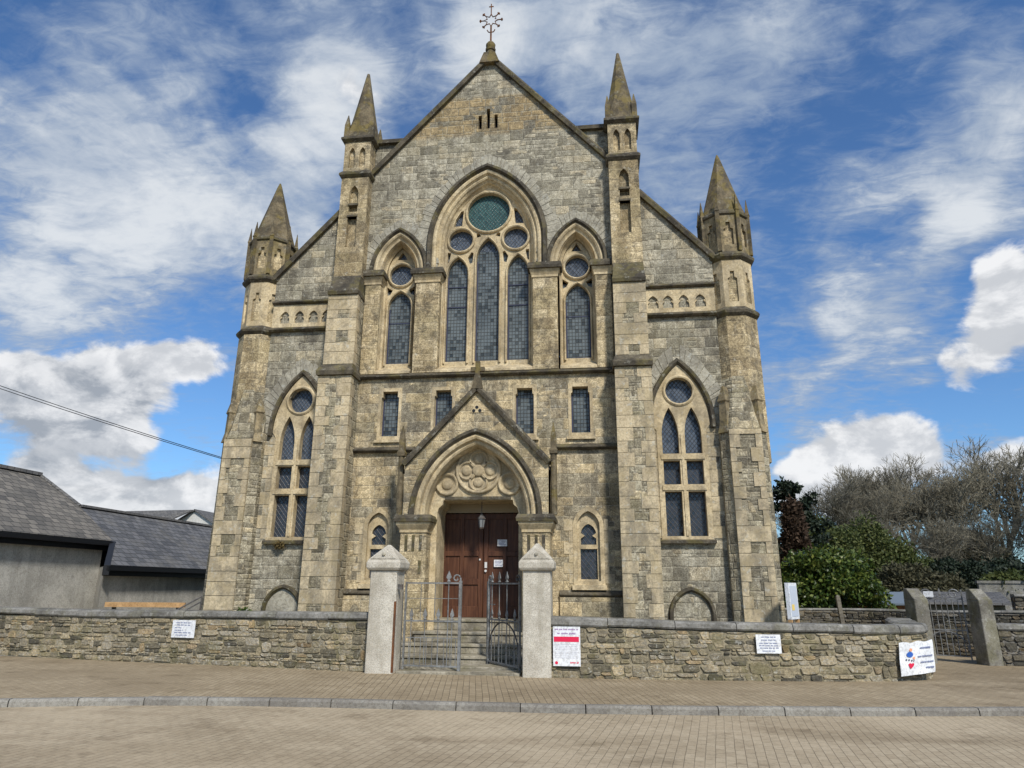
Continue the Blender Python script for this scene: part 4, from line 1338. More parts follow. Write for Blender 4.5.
for sx in (-1, 1):
    B_ = part_empty('buttress', church)
    rng = random.Random(90 + sx)
    X = lambda a, b_: (min(sx * a, sx * b_), max(sx * a, sx * b_))
    x0, x1 = X(3.36, 4.22)
    s0, s1 = X(3.40, 4.20)
    m = MB()
    m.box(x0, x1, -.66, 0.2, -.1, 6.80)
    m.box(s0, s1, -.50, 0.2, 7.12, 9.12)
    m.pieces('shaft', MT['core'], B_)
    q = MB()
    quoin_boxes(q, x0, x1, -.66, 0.0, 6.78, rng, .34, .22)
    quoin_boxes(q, s0, s1, -.50, 7.14, 9.1, rng, .30, .20)
    q.pieces('quoins', MT['quoin'], B_, key=lambda c: (c[0] > (x0 + x1) / 2, c[2] > 7))
    m = MB()
    # sloped weatherings
    m.rects([(x0 - .05, x1 + .05, -.74, .25, 6.79), (x0 - .06, x1 + .06, -.76, .25, 6.90), (x0 - .03, x1 + .03, -.72, .25, 6.97), (s0 - .02, s1 + .02, -.52, .25, 7.13)])
    m.build('weathering', DK, B_)
    m = MB()
    m.rects([(s0 - .02, s1 + .02, -.56, .25, 9.11), (s0 - .03, s1 + .03, -.58, .25, 9.20), (s0 - .01, s1 + .01, -.54, .25, 9.28), (s0 + .01, s1 - .01, -.33, .25, 9.74)])
    m.build('weathering', DK, B_)

    P_ = part_empty('pinnacle', church)
    m = MB()
    c0 = (s0 + s1) / 2
    nn = [arch(c0, 12.30, .13, .26, 0, 11.72, 8)[::-1], rect(c0 - .14, c0 + .14, 10.62, 11.56)[::-1]]
    m.plate(rect(s0, s1, 9.70, 12.86), nn, -.33, -.20)
    m.box(s0, s1, -.199, .50, 9.70, 12.86)
    m.build('shaft', MT['ashlar'], P_)
    m = MB()                          # little stepped ledges of the niche
    for z_ in (11.56, 11.92):
        m.loft([[(c0 - .15, -.2, z_), (c0 - .15, -.36, z_), (c0 - .15, -.36, z_ + .05), (c0 - .15, -.2, z_ + .16)], [(c0 + .15, -.2, z_), (c0 + .15, -.36, z_), (c0 + .15, -.36, z_ + .05), (c0 + .15, -.2, z_ + .16)]])
    m.pieces('niche_ledge', DK, P_)
    m = MB()
    m.rects([(s0 - .02, s1 + .02, -.35, .52, 12.83), (s0 - .07, s1 + .07, -.41, .58, 12.90), (s0 - .07, s1 + .07, -.41, .58, 12.96), (s0 + .0, s1 - .0, -.33, .50, 13.06)])
    m.rects([(s0 - .01, s1 + .01, -.34, .51, 14.02), (s0 - .09, s1 + .09, -.42, .60, 14.09), (s0 - .09, s1 + .09, -.42, .60, 14.15), (s0 - .03, s1 + .03, -.35, .54, 14.22)])
    m.pieces('string_course', DK, P_)
    m = MB()
    hh = [arch(c0 + k * .155, 13.62, .09, .22, 0, 13.16, 7)[::-1] for k in (-1, 1)]
    m.plate(rect(s0 + .01, s1 - .01, 13.0, 14.06), hh, -.32, -.22)
    m.box(s0 + .01, s1 - .01, -.219, .49, 13.0, 14.06)
    m.build('arcaded_stage', MT['ashlar'], P_)
    # spire with gablets at its foot
    m = MB()
    cyy = .09
    a = .40
    b_ = .435
    ch = .16

    def octo(r, z, cx=c0, cyc=cyy, k=.414):
        return [(cx + r, cyc - r * k, z), (cx + r, cyc + r * k, z), (cx + r * k, cyc + r, z), (cx - r * k, cyc + r, z), (cx - r, cyc + r * k, z), (cx - r, cyc - r * k, z), (cx - r * k, cyc - r, z), (cx + r * k, cyc - r, z)]
    m.loft([octo(.44, 14.20, k=.9), octo(.40, 14.45, k=.75), octo(.335, 14.9, k=.5), octo(.04, 16.72)])
    m.build('spire', MT['spire'], P_)
    m = MB()
    for kx in (-1, 1):
        for ky in (-1, 1):
            gx, gy = c0 + kx * .37, cyy + ky * .37
            m.loft([[(gx - .075, gy - .075, 14.21), (gx + .075, gy - .075, 14.21), (gx + .075, gy + .075, 14.21), (gx - .075, gy + .075, 14.21)],
                    [(gx - .07, gy - .07, 14.62), (gx + .07, gy - .07, 14.62), (gx + .07, gy + .07, 14.62), (gx - .07, gy + .07, 14.62)],
                    [(gx - .01, gy - .01, 14.98), (gx + .01, gy - .01, 14.98), (gx + .01, gy + .01, 14.98), (gx - .01, gy + .01, 14.98)]])
    m.prism([(c0 - .2, 14.23), (c0 + .2, 14.23), (c0 + .2, 14.40), (c0, 14.85), (c0 - .2, 14.40)], cyy - .40, cyy - .2)
    m.pieces('gablet', MT['spire'], P_)

# ---------------------------------------------------------------- corner turrets
for sx in (-1, 1):
    T_ = part_empty('turret', church)
    cx, cyt = sx * 6.45, .42

    def oc(r, z):
        k = math.tan(math.pi / 8)
        return [(cx + r, cyt - r * k, z), (cx + r, cyt + r * k, z), (cx + r * k, cyt + r, z), (cx - r * k, cyt + r, z), (cx - r, cyt + r * k, z), (cx - r, cyt - r * k, z), (cx - r * k, cyt - r, z), (cx + r * k, cyt - r, z)]
    m = MB()
    m.loft([oc(.60, 4.5), oc(.58, 8.2)])
    m.loft([oc(.52, 8.2), oc(.52, 11.1)])
    m.build('shaft', MT['ashlar'], T_)
    # panelled faces: plates with blind lancets, set round the octagon
    for z0, z1, r, hb_ in ((8.36, 9.80, .57, (8.60, 9.25)), (9.98, 11.10, .585, (10.20, 10.66))):
        m = MB()
        for kf in range(8):
            hw = r * math.tan(math.pi / 8)
            m.x = Matrix.Translation((cx, cyt, 0)) @ Matrix.Rotation(kf * math.pi / 4, 4, 'Z')
            pw = hw * .50
            top = hb_[1]
            m.plate([(-hw, z0), (hw, z0), (hw, z1), (-hw, z1)], [[(-pw, hb_[0]), (pw, hb_[0]), (pw, top), (pw * .45, top + .03), (pw * .45, top + .2), (-pw * .45, top + .2), (-pw * .45, top + .03), (-pw, top)][::-1]], -r, -r + .05)
        m.x = Matrix.Identity(4)
        m.build('panelling', DR if z0 < 9 else MT['spire_light'], T_)
    m = MB()
    for z_, r in ((8.24, .58), (9.80, .585)):
        m.loft([oc(r, z_ - .03), oc(r + .07, z_ + .04), oc(r + .085, z_ + .10), oc(r + .06, z_ + .15), oc(r - .03, z_ + .24)])
    m.loft([oc(.57, 11.06), oc(.63, 11.10), oc(.63, 11.16), oc(.57, 11.24)])
    m.pieces('string_course', DK, T_)
    m = MB()
    m.loft([oc(.57, 11.20), oc(.46, 11.60), oc(.06, 13.16), oc(.02, 13.28)])
    m.build('spire', MT['spire'], T_)
    m = MB()
    for kf in range(8):
        an = math.pi / 8 + kf * math.pi / 4
        gx, gy = cx + .645 * math.cos(an), cyt + .645 * math.sin(an)
        m.x = Matrix.Translation((gx, gy, 0)) @ Matrix.Rotation(an, 4, 'Z')
        m.rects([(-.05, .05, -.05, .05, 10.0), (-.05, .05, -.05, .05, 11.16), (-.065, .065, -.06, .06, 11.19), (-.05, .05, -.045, .045, 11.24), (-.006, .006, -.006, .006, 11.66)])
    m.x = Matrix.Identity(4)
    m.pieces('corner_pinnacle', MT['spire'], T_)
    # lower part: a square chamfered clasping buttress with weathered shoulders
    rng = random.Random(130 + sx)
    m = MB()
    ix, ox = sx * 5.80, sx * 6.92
    x0, x1 = min(ix, ox), max(ix, ox)

    def sq(xa, xb, ya, yb, z, c):
        return [(xa + c, ya, z), (xb - c, ya, z), (xb, ya + c, z), (xb, yb, z), (xa, yb, z), (xa, ya + c, z)]
    m.loft([sq(x0, x1, -.42, 1.0, -.1, .20), sq(x0 + .02, x1 - .02, -.40, 1.0, 5.25, .22), sq(x0 + .06, x1 - .06, -.33, .95, 5.62, .26), sq(x0 + .09, x1 - .09, -.22, .9, 6.3, .30), sq(x0 + .12, x1 - .12, -.12, .9, 6.9, .32)])
    m.build('clasping_base', MT['core'], T_)
    q = MB()
    quoin_boxes(q, x0 + .20, x1 - .20, -.42, 0.0, 5.22, rng, .24, .13)
    q.pieces('quoins', MT['quoin'], T_, key=lambda c: c[0] > (x0 + x1) / 2)
    m = MB()                           # gabled caps on the two front shoulders
    for xx in (x0 + .13, x1 - .13):
        m.x = Matrix.Translation((xx, -.25, 0)) @ Matrix.Rotation(R(45 if xx > (x0 + x1) / 2 else -45), 4, 'Z')
        m.rects([(-.13, .13, -.09, .2, 5.16), (-.10, .10, -.03, .2, 5.42), (-.095, .095, -.02, .2, 5.92), (-.12, .12, -.05, .2, 5.96), (-.015, .015, .03, .2, 6.34)])
    m.x = Matrix.Identity(4)
    m.pieces('shoulder_gablet', MT['spire_light'], T_)

# ---------------------------------------------------------------- finial on the gable
F_ = part_empty('gable_finial', church)
m = MB()
m.rects([(-.30, .30, -.16, .5, 16.62), (-.17, .17, -.15, .4, 16.98), (-.14, .14, -.06, .22, 17.02)])
for z0, r in ((17.0, .13),):
    m.loft([[(r_ * math.cos(2 * math.pi * k / 12), .08 + r_ * math.sin(2 * math.pi * k / 12), z_) for k in range(12)] for z_, r_ in ((17.0, .13), (17.17, .12), (17.19, .15), (17.25, .16), (17.28, .12), (17.34, .14), (17.42, .15), (17.50, .10), (17.55, .05))])
m.build('stone_base', MT['spire'], F_)
m = MB()
yk = .08
ZF = 18.36
m.tube([(0, yk, 17.50), (0, yk, ZF - .20)], .03, 6)
pts = []
for k in range(16):
    r_ = .225 if k % 2 == 0 else .135
    an = math.pi / 2 + k * math.pi / 8
    pts.append((r_ * math.cos(an), yk, ZF + r_ * math.sin(an)))
m.tube(pts + [pts[0]], .019, 5)
for k in range(8):
    an = math.pi / 2 + k * math.pi / 4
    L0, L1 = .21, (.62 if k == 0 else .31)
    ca, sa = math.cos(an), math.sin(an)
    m.tube([(L0 * ca, yk, ZF + L0 * sa), (L1 * ca, yk, ZF + L1 * sa)], .018, 5)
    if k not in (0, 4):
        for kk in (-1, 0, 1):
            a2 = an + kk * .9
            m.tube([(L1 * ca, yk, ZF + L1 * sa), (L1 * ca + .055 * math.cos(a2), yk, ZF + L1 * sa + .055 * math.sin(a2))], .022, 5)
m.tube([(-.07, yk, ZF + .52), (.07, yk, ZF + .52)], .018, 5)
for k in (-1, 1):
    m.tube([(0, yk, 17.90), (k * .08, yk, 17.92), (k * .12, yk, 18.0)], .018, 5)
m.build('iron_star_cross', MT['rust'], F_)

# ---------------------------------------------------------------- porch
PO = part_empty('porch', church)
PY = -1.0
m = MB()
gab = [(-1.72, 3.15), (1.72, 3.15), (1.72, 4.36), (0, 6.20), (-1.72, 4.36)]
aop = arch(0, 3.18, 1.52, 2.0, -.12, None, 18)
m.plate([(1.72, 3.18), (1.72, 4.36), (0, 6.22), (-1.72, 4.36), (-1.72, 3.18)] + aop[::-1][0:0] + [(x, z) for x, z in aop[::-1]], [], PY, -.3)
m.build('gable_wall', MT['mixed'], PO)
for sx in (-1, 1):
    m = MB()
    a, b_ = min(sx * 1.12, sx * 1.74), max(sx * 1.12, sx * 1.74)
    m.box(a, b_, PY - .02, 0.0, 0.0, 2.84)
    m.build('pier', MT['ashlar'], PO)
m = MB()
for sx in (-1, 1):
    for k in (-1, 0, 1):
        x = sx * 1.43 + k * .17
        m.box(x - .035, x + .035, PY - .024, PY - .0215, 2.35, 2.72)
        if k != 0:
            m.box(x - .035, x + .035, PY - .024, PY - .0215, 1.85, 2.15)
m.pieces('pier_slot', DK, PO)
for sx in (-1, 1):
    a, b_ = min(sx * 1.12, sx * 1.74), max(sx * 1.12, sx * 1.74)
    m = MB()
    m.rects([(a - .02, b_ + .02, PY - .05, -.2, 2.78), (a - .02, b_ + .02, PY - .05, -.2, 2.84), (a - .09, b_ + .09, PY - .13, -.2, 2.96), (a - .09, b_ + .09, PY - .13, -.2, 3.02)])
    cpo = m.build('capital', DR, PO)
    m = MB()
    m.rects([(a - .13, b_ + .13, PY - .18, -.2, 3.021), (a - .14, b_ + .14, PY - .19, -.2, 3.10), (a - .10, b_ + .10, PY - .15, -.2, 3.18)])
    m.build('abacus', DK, cpo)
m = MB()
arch_sweep(m, 0, 3.18, 1.52, 2.0, [(-.09, PY), (-.09, PY - .07), (-.04, PY - .13), (.02, PY - .13), (.05, PY - .06), (.05, PY)], None, 18)
m.build('hood_mould', DK, PO)
m = MB()
arch_sweep(m, 0, 3.18, 1.52, 2.0, [(-.09, PY - .001), (-.09, PY - .05), (-.14, PY - .07), (-.19, PY - .05), (-.21, PY + .0), (-.22, PY + .04), (-.27, PY + .03), (-.31, PY + .06), (-.33, PY + .14), (-.35, PY + .20), (-.36, -.52)], None, 18)
m.build('arch_order', DR, PO)
# tympanum wall with the shouldered doorway
m = MB()
door_hole = [(-.98, 0), (-.98, 3.28), (-.95, 3.38), (-.86, 3.46), (-.84, 3.57), (.84, 3.57), (.86, 3.46), (.95, 3.38), (.98, 3.28), (.98, 0)]
tymp = [(-1.2, 0), (-1.2, 3.18)] + arch(0, 3.18, 1.52, 2.0, -.34, None, 18)[::-1] + [(1.2, 3.18), (1.2, 0)] + door_hole[::-1]
m.plate(tymp[::-1], [], -.60, .30)
m.build('doorway', DR, PO)
m = MB()
m.box(-.80, .80, -.62, -.602, 3.585, 3.65)
m.build('lintel_edge', DK, PO)
# carved tympanum: large sexfoil wheel between two small wheels
m = MB()
for sx in (-1, 1):
    ring(m, sx * .76, 3.95, .22, [(.07, -.602), (.05, -.66), (.01, -.66), (-.02, -.61), (-.06, -.605)], 20)
ring(m, 0, 4.27, .50, [(.07, -.602), (.05, -.67), (.0, -.67), (-.03, -.61)], 28)
for k in range(4):
    an = math.pi / 2 * k
    ring(m, .27 * math.cos(an), 4.27 + .27 * math.sin(an), .195, [(.045, -.602), (.03, -.65), (.0, -.65), (-.02, -.61)], 18)
m.pieces('carved_wheel', DR, PO, smooth=True)
m = MB()
for cx, cz, r in ((0, 4.27, .15), (.29, 4.27, .13), (-.29, 4.27, .13), (0, 4.55, .13), (0, 3.99, .13), (.76, 3.95, .14), (-.76, 3.95, .14)):
    rings = []
    for j in range(5):
        an = j / 4 * math.pi / 2
        rings.append([(cx + r * math.cos(an) * math.cos(2 * math.pi * k / 14), -.60 - .05 * math.sin(an) - (.03 if cx == 0 and cz == 4.27 else 0), cz + r * math.cos(an) * math.sin(2 * math.pi * k / 14)) for k in range(14)])
    m.loft(rings, False, True)
m.pieces('carved_boss', DR, PO, smooth=True)
# porch side walls and little roof
for sx in (-1, 1):
    m = MB()
    a, b_ = min(sx * 1.45, sx * 1.72), max(sx * 1.45, sx * 1.72)
    m.box(a, b_, -.95, -.03, 3.0, 4.30)
    m.build('side_wall', MT['mixed'], PO)
m = MB()
for sx in (-1, 1):
    m.add([(0, -.85, 6.20), (sx * 1.78, -.85, 4.28), (sx * 1.78, -.03, 4.28), (0, -.03, 6.20), (0, -.85, 6.1), (sx * 1.78, -.85, 4.18), (sx * 1.78, -.03, 4.18), (0, -.03, 6.1)],
          [(0, 1, 2, 3), (4, 7, 6, 5), (0, 4, 5, 1), (1, 5, 6, 2), (2, 6, 7, 3), (3, 7, 4, 0)])
m.build('roof', MT['slate_plain'], PO)
m = MB()
rake(m, 0, 6.16, 1.70, 4.33, .14, PY - .12, -.7, .10)
rake(m, 0, 6.16, -1.70, 4.33, .14, PY - .12, -.7, .10)
m.pieces('gable_coping', DK, PO)
m = MB()
m.rects([(-.13, .13, PY - .12, PY + .2, 6.20), (-.09, .09, PY - .08, PY + .12, 6.42), (-.07, .07, PY - .06, PY + .1, 6.56)])
m.box(-.055, .055, PY - .05, PY + .06, 6.56, 6.92)
m.box(-.17, .17, PY - .045, PY + .055, 6.66, 6.77)
m.build('cross_finial', MT['spire'], PO)
m = MB()
m.prism([(-.17, 5.62), (.17, 5.62), (0, 5.92)], PY - .02, PY - .002)
m.build('gable_panel', DR, PO)
m = MB()
for cx, cz in ((0, 5.75), (-.075, 5.665), (.075, 5.665)):
    m.prism(circ(cx, cz, .042, 12), PY - .024, PY - .021)
m.pieces('panel_hole', MT['gutter'], PO)
for sx in (-1, 1):
    m = MB()
    x = sx * 1.84
    m.loft([[(x + 0.075 * math.cos(2 * math.pi * k / 8), PY + .10 + 0.075 * math.sin(2 * math.pi * k / 8), z_) for k in range(8)] for z_ in (3.18, 4.62)])
    m.rects([(x - .09, x + .09, PY + .01, PY + .19, 4.60), (x - .10, x + .10, PY, PY + .2, 4.68), (x - .07, x + .07, PY + .03, PY + .17, 4.74), (x - .065, x + .065, PY + .035, PY + .165, 5.02), (x - .01, x + .01, PY + .09, PY + .11, 5.36)])
    m.build('corner_shaft', MT['spire'], PO)
# passage ceiling, reveal, door
m = MB()
m.box(-1.04, 1.04, -.58, .34, 3.60, 3.7)
m.box(-1.10, -1.04, .301, .36, .8, 3.6)
m.box(1.04, 1.10, .301, .36, .8, 3.6)
m.build('inner_lining', plain('cream_plaster', (0.44, 0.38, 0.28), 0.8), PO)
D_ = part_empty('door', church)
for sx in (-1, 1):
    m = MB()
    a, b_ = min(sx * .005, sx * 1.07), max(sx * .005, sx * 1.07)
    m.box(a, b_, .37, .42, .86, 3.34)
    w_ = (b_ - a)
    # stiles and rails standing proud of the panels
    for xa, xb in ((a, a + .12), (b_ - .12, b_), (a + w_ / 2 - .05, a + w_ / 2 + .05)):
        m.box(xa, xb, .335, .372, .86, 3.34)
    for za, zb in ((.86, 1.12), (1.62, 1.76), (2.30, 2.42), (3.20, 3.34)):
        m.box(a + .001, b_ - .001, .338, .37, za, zb)
    m.build('door_leaf', MT['door'], D_, bevel=0.008)
m = MB()
m.box(-1.07, 1.07, .34, .42, 3.36, 3.60)
m.build('transom_panel', plain('pale_transom', (0.34, 0.28, 0.19), 0.7), D_)
m = MB()
m.box(.04, .10, .315, .334, 2.02, 2.16)
m.tube([(.07, .33, 1.95), (.07, .29, 1.95)], .03, 8)
m.box(-.10, -.06, .318, .334, 2.20, 2.24)
m.pieces('door_fitting', plain('white_metal', (0.6, 0.6, 0.58), 0.35, 0.0, 0.5), D_)

# steps
ST = thing('stone_steps', (0.1, -1.6, 0), 'worn stone steps rising from the iron gates to the porch door', 'steps')
for k, (w0, y0, z1) in enumerate(((1.75, -1.98, .20), (1.55, -1.55, .40), (1.30, -1.15, .62), (1.03, -.58, .86))):
    m = MB()
    z0 = (0.0, .20, .40, .62)[k]
    m.box(-w0, w0, y0 + .03, .36 if k == 3 else y0 + 1.0, 0.0 if k == 0 else z0 - .0 + .001, z1 - .06)
    m.box(-w0 - (.03 if k < 3 else 0), w0 + (.03 if k < 3 else 0), y0, .36 if k == 3 else y0 + 1.0, z1 - .06, z1)
    m.build('step', MT['step'], ST, bevel=.012)

# notices and lantern
for nm, lab, x, z, wd, hh in (('paper_notice', 'white paper notice, the upper of two on the right door leaf', .47, 2.62, .24, .16), ('paper_notice', 'white paper notice beside the door handle, below another one', .38, 2.13, .22, .17)):
    m = MB()
    m.box(x - wd / 2, x + wd / 2, .327, .333, z - hh / 2, z + hh / 2)
    o = m.build(nm, MT['white'])
    tag(o, lab, 'notice', 'paper notices on the chapel door')
    m = MB()
    for i in range(4):
        m.box(x - wd * .38, x + wd * (.38 - .08 * (i % 3)), .3255, .3268, z + hh * (.30 - .19 * i) - .006, z + hh * (.30 - .19 * i) + .006)
    m.build('printed_lines', MT['ink'], o)
LA = thing('hanging_lantern', (0.04, -.25, 3.0), 'small glass lantern hanging on a rod in the porch doorway', 'lantern')
m = MB()
m.tube([(0.04, -.25, 3.60), (0.04, -.25, 3.27)], .012, 6)
m.loft([[(0.04 + r_ * math.cos(math.pi / 3 * k), -.25 + r_ * math.sin(math.pi / 3 * k), z_) for k in range(6)] for r_, z_ in ((.02, 3.28), (.05, 3.24), (.095, 3.17), (.10, 3.15))])
m.loft([[(0.04 + r_ * math.cos(math.pi / 3 * k), -.25 + r_ * math.sin(math.pi / 3 * k), z_) for k in range(6)] for r_, z_ in ((.06, 2.95), (.05, 2.92), (.02, 2.89))])
for k in range(6):
    an = math.pi / 3 * k
    m.tube([(0.04 + .085 * math.cos(an), -.25 + .085 * math.sin(an), 3.15), (0.04 + .056 * math.cos(an), -.25 + .056 * math.sin(an), 2.95)], .007, 4)
m.build('lantern_frame', MT['iron_dark'], LA)
m = MB()
m.loft([[(0.04 + r_ * math.cos(math.pi / 3 * k), -.25 + r_ * math.sin(math.pi / 3 * k), z_) for k in range(6)] for r_, z_ in ((.052, 2.953), (.078, 3.147))])
m.build('lantern_glass', plain('frosted_glass', (0.20, 0.21, 0.21), 0.25, 0, 0.5), LA)


# ------------------------------------------------------------------ boundary walls
def wall_stones(path, tops, cop, rng):
    """every stone of the visible face: uneven beds, uneven lengths, knocked-off corners, some standing proud"""
    n = len(path)
    cl = [0.0]
    for i in range(1, n):
        cl.append(cl[-1] + math.dist(path[i], path[i - 1]))
    xs, ys = [p[0] for p in path], [p[1] for p in path]

    def P(s_, z, out):
        s_ = min(max(s_, 0.0), cl[-1])
        x, y = float(np.interp(s_, cl, xs)), float(np.interp(s_, cl, ys))
        e = .03
        x2, y2 = float(np.interp(min(s_ + e, cl[-1]), cl, xs)), float(np.interp(min(s_ + e, cl[-1]), cl, ys))
        x1, y1 = float(np.interp(max(s_ - e, 0), cl, xs)), float(np.interp(max(s_ - e, 0), cl, ys))
        dx, dy = x2 - x1, y2 - y1
        l_ = math.hypot(dx, dy) + 1e-9
        return (x + dy / l_ * out, y - dx / l_ * out, z)
    mb = MB()

    def stone_(s0, s1, z0, z1, zf):
        g_ = .006
        s0 += g_; s1 -= g_; z0 += g_ * .7; z1 -= g_ * .7
        w_, h_ = s1 - s0, z1 - z0
        if w_ < .03 or h_ < .015:
            return
        j = lambda k: rng.uniform(-1, 1) * k
        cx_, cz_ = min(.28, .06 / w_) * w_, .3 * h_
        out = [(s0 + rng.uniform(0, cx_), z0 + abs(j(.12)) * h_), ((s0 + s1) / 2 + j(.15) * w_, z0 + j(.08) * h_), (s1 - rng.uniform(0, cx_), z0 + abs(j(.12)) * h_), (s1 + j(.008), z0 + cz_ + j(.1) * h_), (s1 - rng.uniform(0, cx_) * .6, z1 - rng.uniform(0, .5) * cz_),
               ((s0 + s1) / 2 + j(.15) * w_, z1 + j(.07) * h_), (s0 + rng.uniform(0, cx_) * .6, z1 - rng.uniform(0, .5) * cz_), (s0 + j(.008), z1 - cz_ + j(.1) * h_)]
        mx, mz = sum(p[0] for p in out) / 8, sum(p[1] for p in out) / 8
        d = rng.uniform(.008, .035)
        tl, tz_ = j(.010), j(.010)
        r0 = [P(a, b, -.03) for a, b in out]
        r1 = [P(a, b, d * .45) for a, b in out]
        r2_ = [P(mx + (a - mx) * (1 - .010 / max(w_ * .5, .02)), mz + (b - mz) * (1 - .009 / max(h_ * .5, .012)), d + tl * (a - mx) / w_ + tz_ * (b - mz) / h_ + j(.004)) for a, b in out]
        mb.loft([r0, r1, r2_], cap0=False)
    z = -.04
    rows = []
    ztop = max(tops) - cop
    while z < ztop:
        h_ = rng.choice((.045, .055, .065, .08, .09, .11, .13)) * rng.uniform(.85, 1.15)
        rows.append((z, z + h_))
        z += h_
    skip = []
    for ri, (z0, z1) in enumerate(rows):
        nxt = []
        s_ = rng.uniform(-.2, 0)
        while s_ < cl[-1]:
            asp = rng.uniform(1.6, 4.6)
            l_ = max(.09, min(.52, (z1 - z0) * asp))
            e_ = s_ + l_
            hit = [k for k in skip if k[0] < e_ and k[1] > s_]
            if hit:
                k = hit[0]
                if k[0] - s_ > .08:
                    e_ = k[0]
                else:
                    s_ = k[1]
                    continue
            tz = float(np.interp(min(max((s_ + e_) / 2, 0), cl[-1]), cl, tops)) - cop - .004
            zz1 = z1
            wav = .012 * math.sin(s_ * 2.1 + ri * 1.3)
            if ri + 1 < len(rows) and rng.random() < .17 and l_ < .4:
                zz1 = rows[ri + 1][1]
                nxt.append((s_, e_))
            a_, b_ = z0 + wav * (ri > 0), min(zz1 + wav, tz)
            if b_ - a_ > .02:
                stone_(max(s_, 0), min(e_, cl[-1]), a_, b_, 0)
            s_ = e_
        skip = nxt
    return mb


def path_wall(name, path, top, thick, label, mat='rubble', cop=.15, group=None, over=.06, capm='coping', seed=1, stones=False):
    """rubble wall along a ground path; top height may vary along it; slab coping in separate stones"""
    T_ = thing(name, (path[len(path) // 2][0], path[len(path) // 2][1], 0), label, 'stone wall', group)
    n = len(path)
    tops = top if isinstance(top, (list, tuple)) else [top] * n
    L_, R_ = path, off_path(path, thick)
    m = MB()
    m.loft([[(L_[i][0], L_[i][1], -.12), (L_[i][0], L_[i][1], tops[i] - cop), (R_[i][0], R_[i][1], tops[i] - cop), (R_[i][0], R_[i][1], -.12)] for i in range(n)])
    m.build('rubble' if not stones else 'mortar_core', MT[mat] if stones is not True else MT['mortar'], T_)
    rng = random.Random(seed)
    if stones:
        wall_stones(path, tops, cop, rng).build('rubble', MT[stones if isinstance(stones, str) else 'wall_stone'], T_)
    m = MB()
    F0, B0 = off_path(path, -over), off_path(path, thick + over)
    cl = [0.0]
    for i in range(1, n):
        cl.append(cl[-1] + math.dist(path[i], path[i - 1]))

    def P(pp, s_):
        for i in range(1, n):
            if cl[i] >= s_ - 1e-9:
                f = (s_ - cl[i - 1]) / (cl[i] - cl[i - 1])
                return tuple(pp[i - 1][k] + (pp[i][k] - pp[i - 1][k]) * f for k in (0, 1))
        return pp[-1]

    def TZ(s_):
        return float(np.interp(s_, cl, tops))
    s_ = 0.0
    while s_ < cl[-1] - .05:
        e_ = min(s_ + rng.uniform(.7, 1.25), cl[-1])
        if cl[-1] - e_ < .3:
            e_ = cl[-1]
        dz, th = rng.uniform(-.008, .008), rng.uniform(.85, 1.05)
        ends = []
        k_in = max(2, int((e_ - s_) / .35))
        for q in range(k_in + 1):
            ss_ = s_ + .006 + (e_ - s_ - .012) * q / k_in
            a, b_ = P(F0, ss_), P(B0, ss_)
            tz = TZ(ss_) + dz + rng.uniform(-.004, .004)
            j = rng.uniform(-.008, .008)
            dx, dy = (b_[0] - a[0]), (b_[1] - a[1])
            ln = math.hypot(dx, dy)
            dx, dy = dx / ln, dy / ln
            a = (a[0] + dx * j, a[1] + dy * j)
            t0 = tz - cop * th + .001
            ends.append([(a[0] + dx * .02, a[1] + dy * .02, t0), (a[0], a[1], t0 + .03), (a[0] + dx * .01, a[1] + dy * .01, tz - .035), (a[0] + dx * .05, a[1] + dy * .05, tz), (b_[0] - dx * .05, b_[1] - dy * .05, tz), (b_[0], b_[1], tz - .03), (b_[0], b_[1], t0)])
        m.loft(ends)
        s_ = e_
    m.build('coping', MT[capm], T_)
    return T_


pl_ = smooth_path([(-34, 9.5), (-20, 2.6), (-14.5, 0.05), (-10.94, -1.52), (-8.0, -2.16), (-5.48, -2.55), (-3.16, -2.95), (-1.60, -3.22)], 5)
path_wall('boundary_wall', pl_, [float(np.interp(p[0], [-34, -8, -1.6], [.95, 1.04, 1.08])) for p in pl_], .42, 'long rubble stone wall left of the gateway, a small white sign fixed to it', seed=4, stones=True)
pr_ = smooth_path([(1.90, -3.42), (3.2, -3.42), (4.57, -3.34), (6.34, -3.18), (7.60, -2.99), (8.25, -2.83), (8.80, -2.45), (9.10, -1.85), (9.27, -1.1), (9.62, .1), (9.88, .72)], 5)
path_wall('boundary_wall', pr_, [float(np.interp(p[0], [1.9, 4.6, 8, 9.85], [1.05, .99, .95, .95])) for p in pr_], .42, 'rubble stone wall right of the gateway, curving round at its far end', seed=5, stones=True)


# sign boards
def board(name, label, cat, c, wd, hh, tangent, tilt=0.0, group=None, th=.012):
    t = Vector((tangent[0], tangent[1], 0)).normalized()
    nrm = Vector((t.y, -t.x, 0))
    Mx = Matrix((t, -nrm, Vector((0, 0, 1)))).transposed().to_4x4()
    Mx.translation = c
    Mx = Mx @ Matrix.Rotation(tilt, 4, 'Y')
    o = MB()
    o.x = Mx
    o.box(-wd / 2, wd / 2, -th, 0, -hh / 2, hh / 2)
    ob = o.build(name, MT['white'])
    tag(ob, label, cat, group)
    return ob, Mx


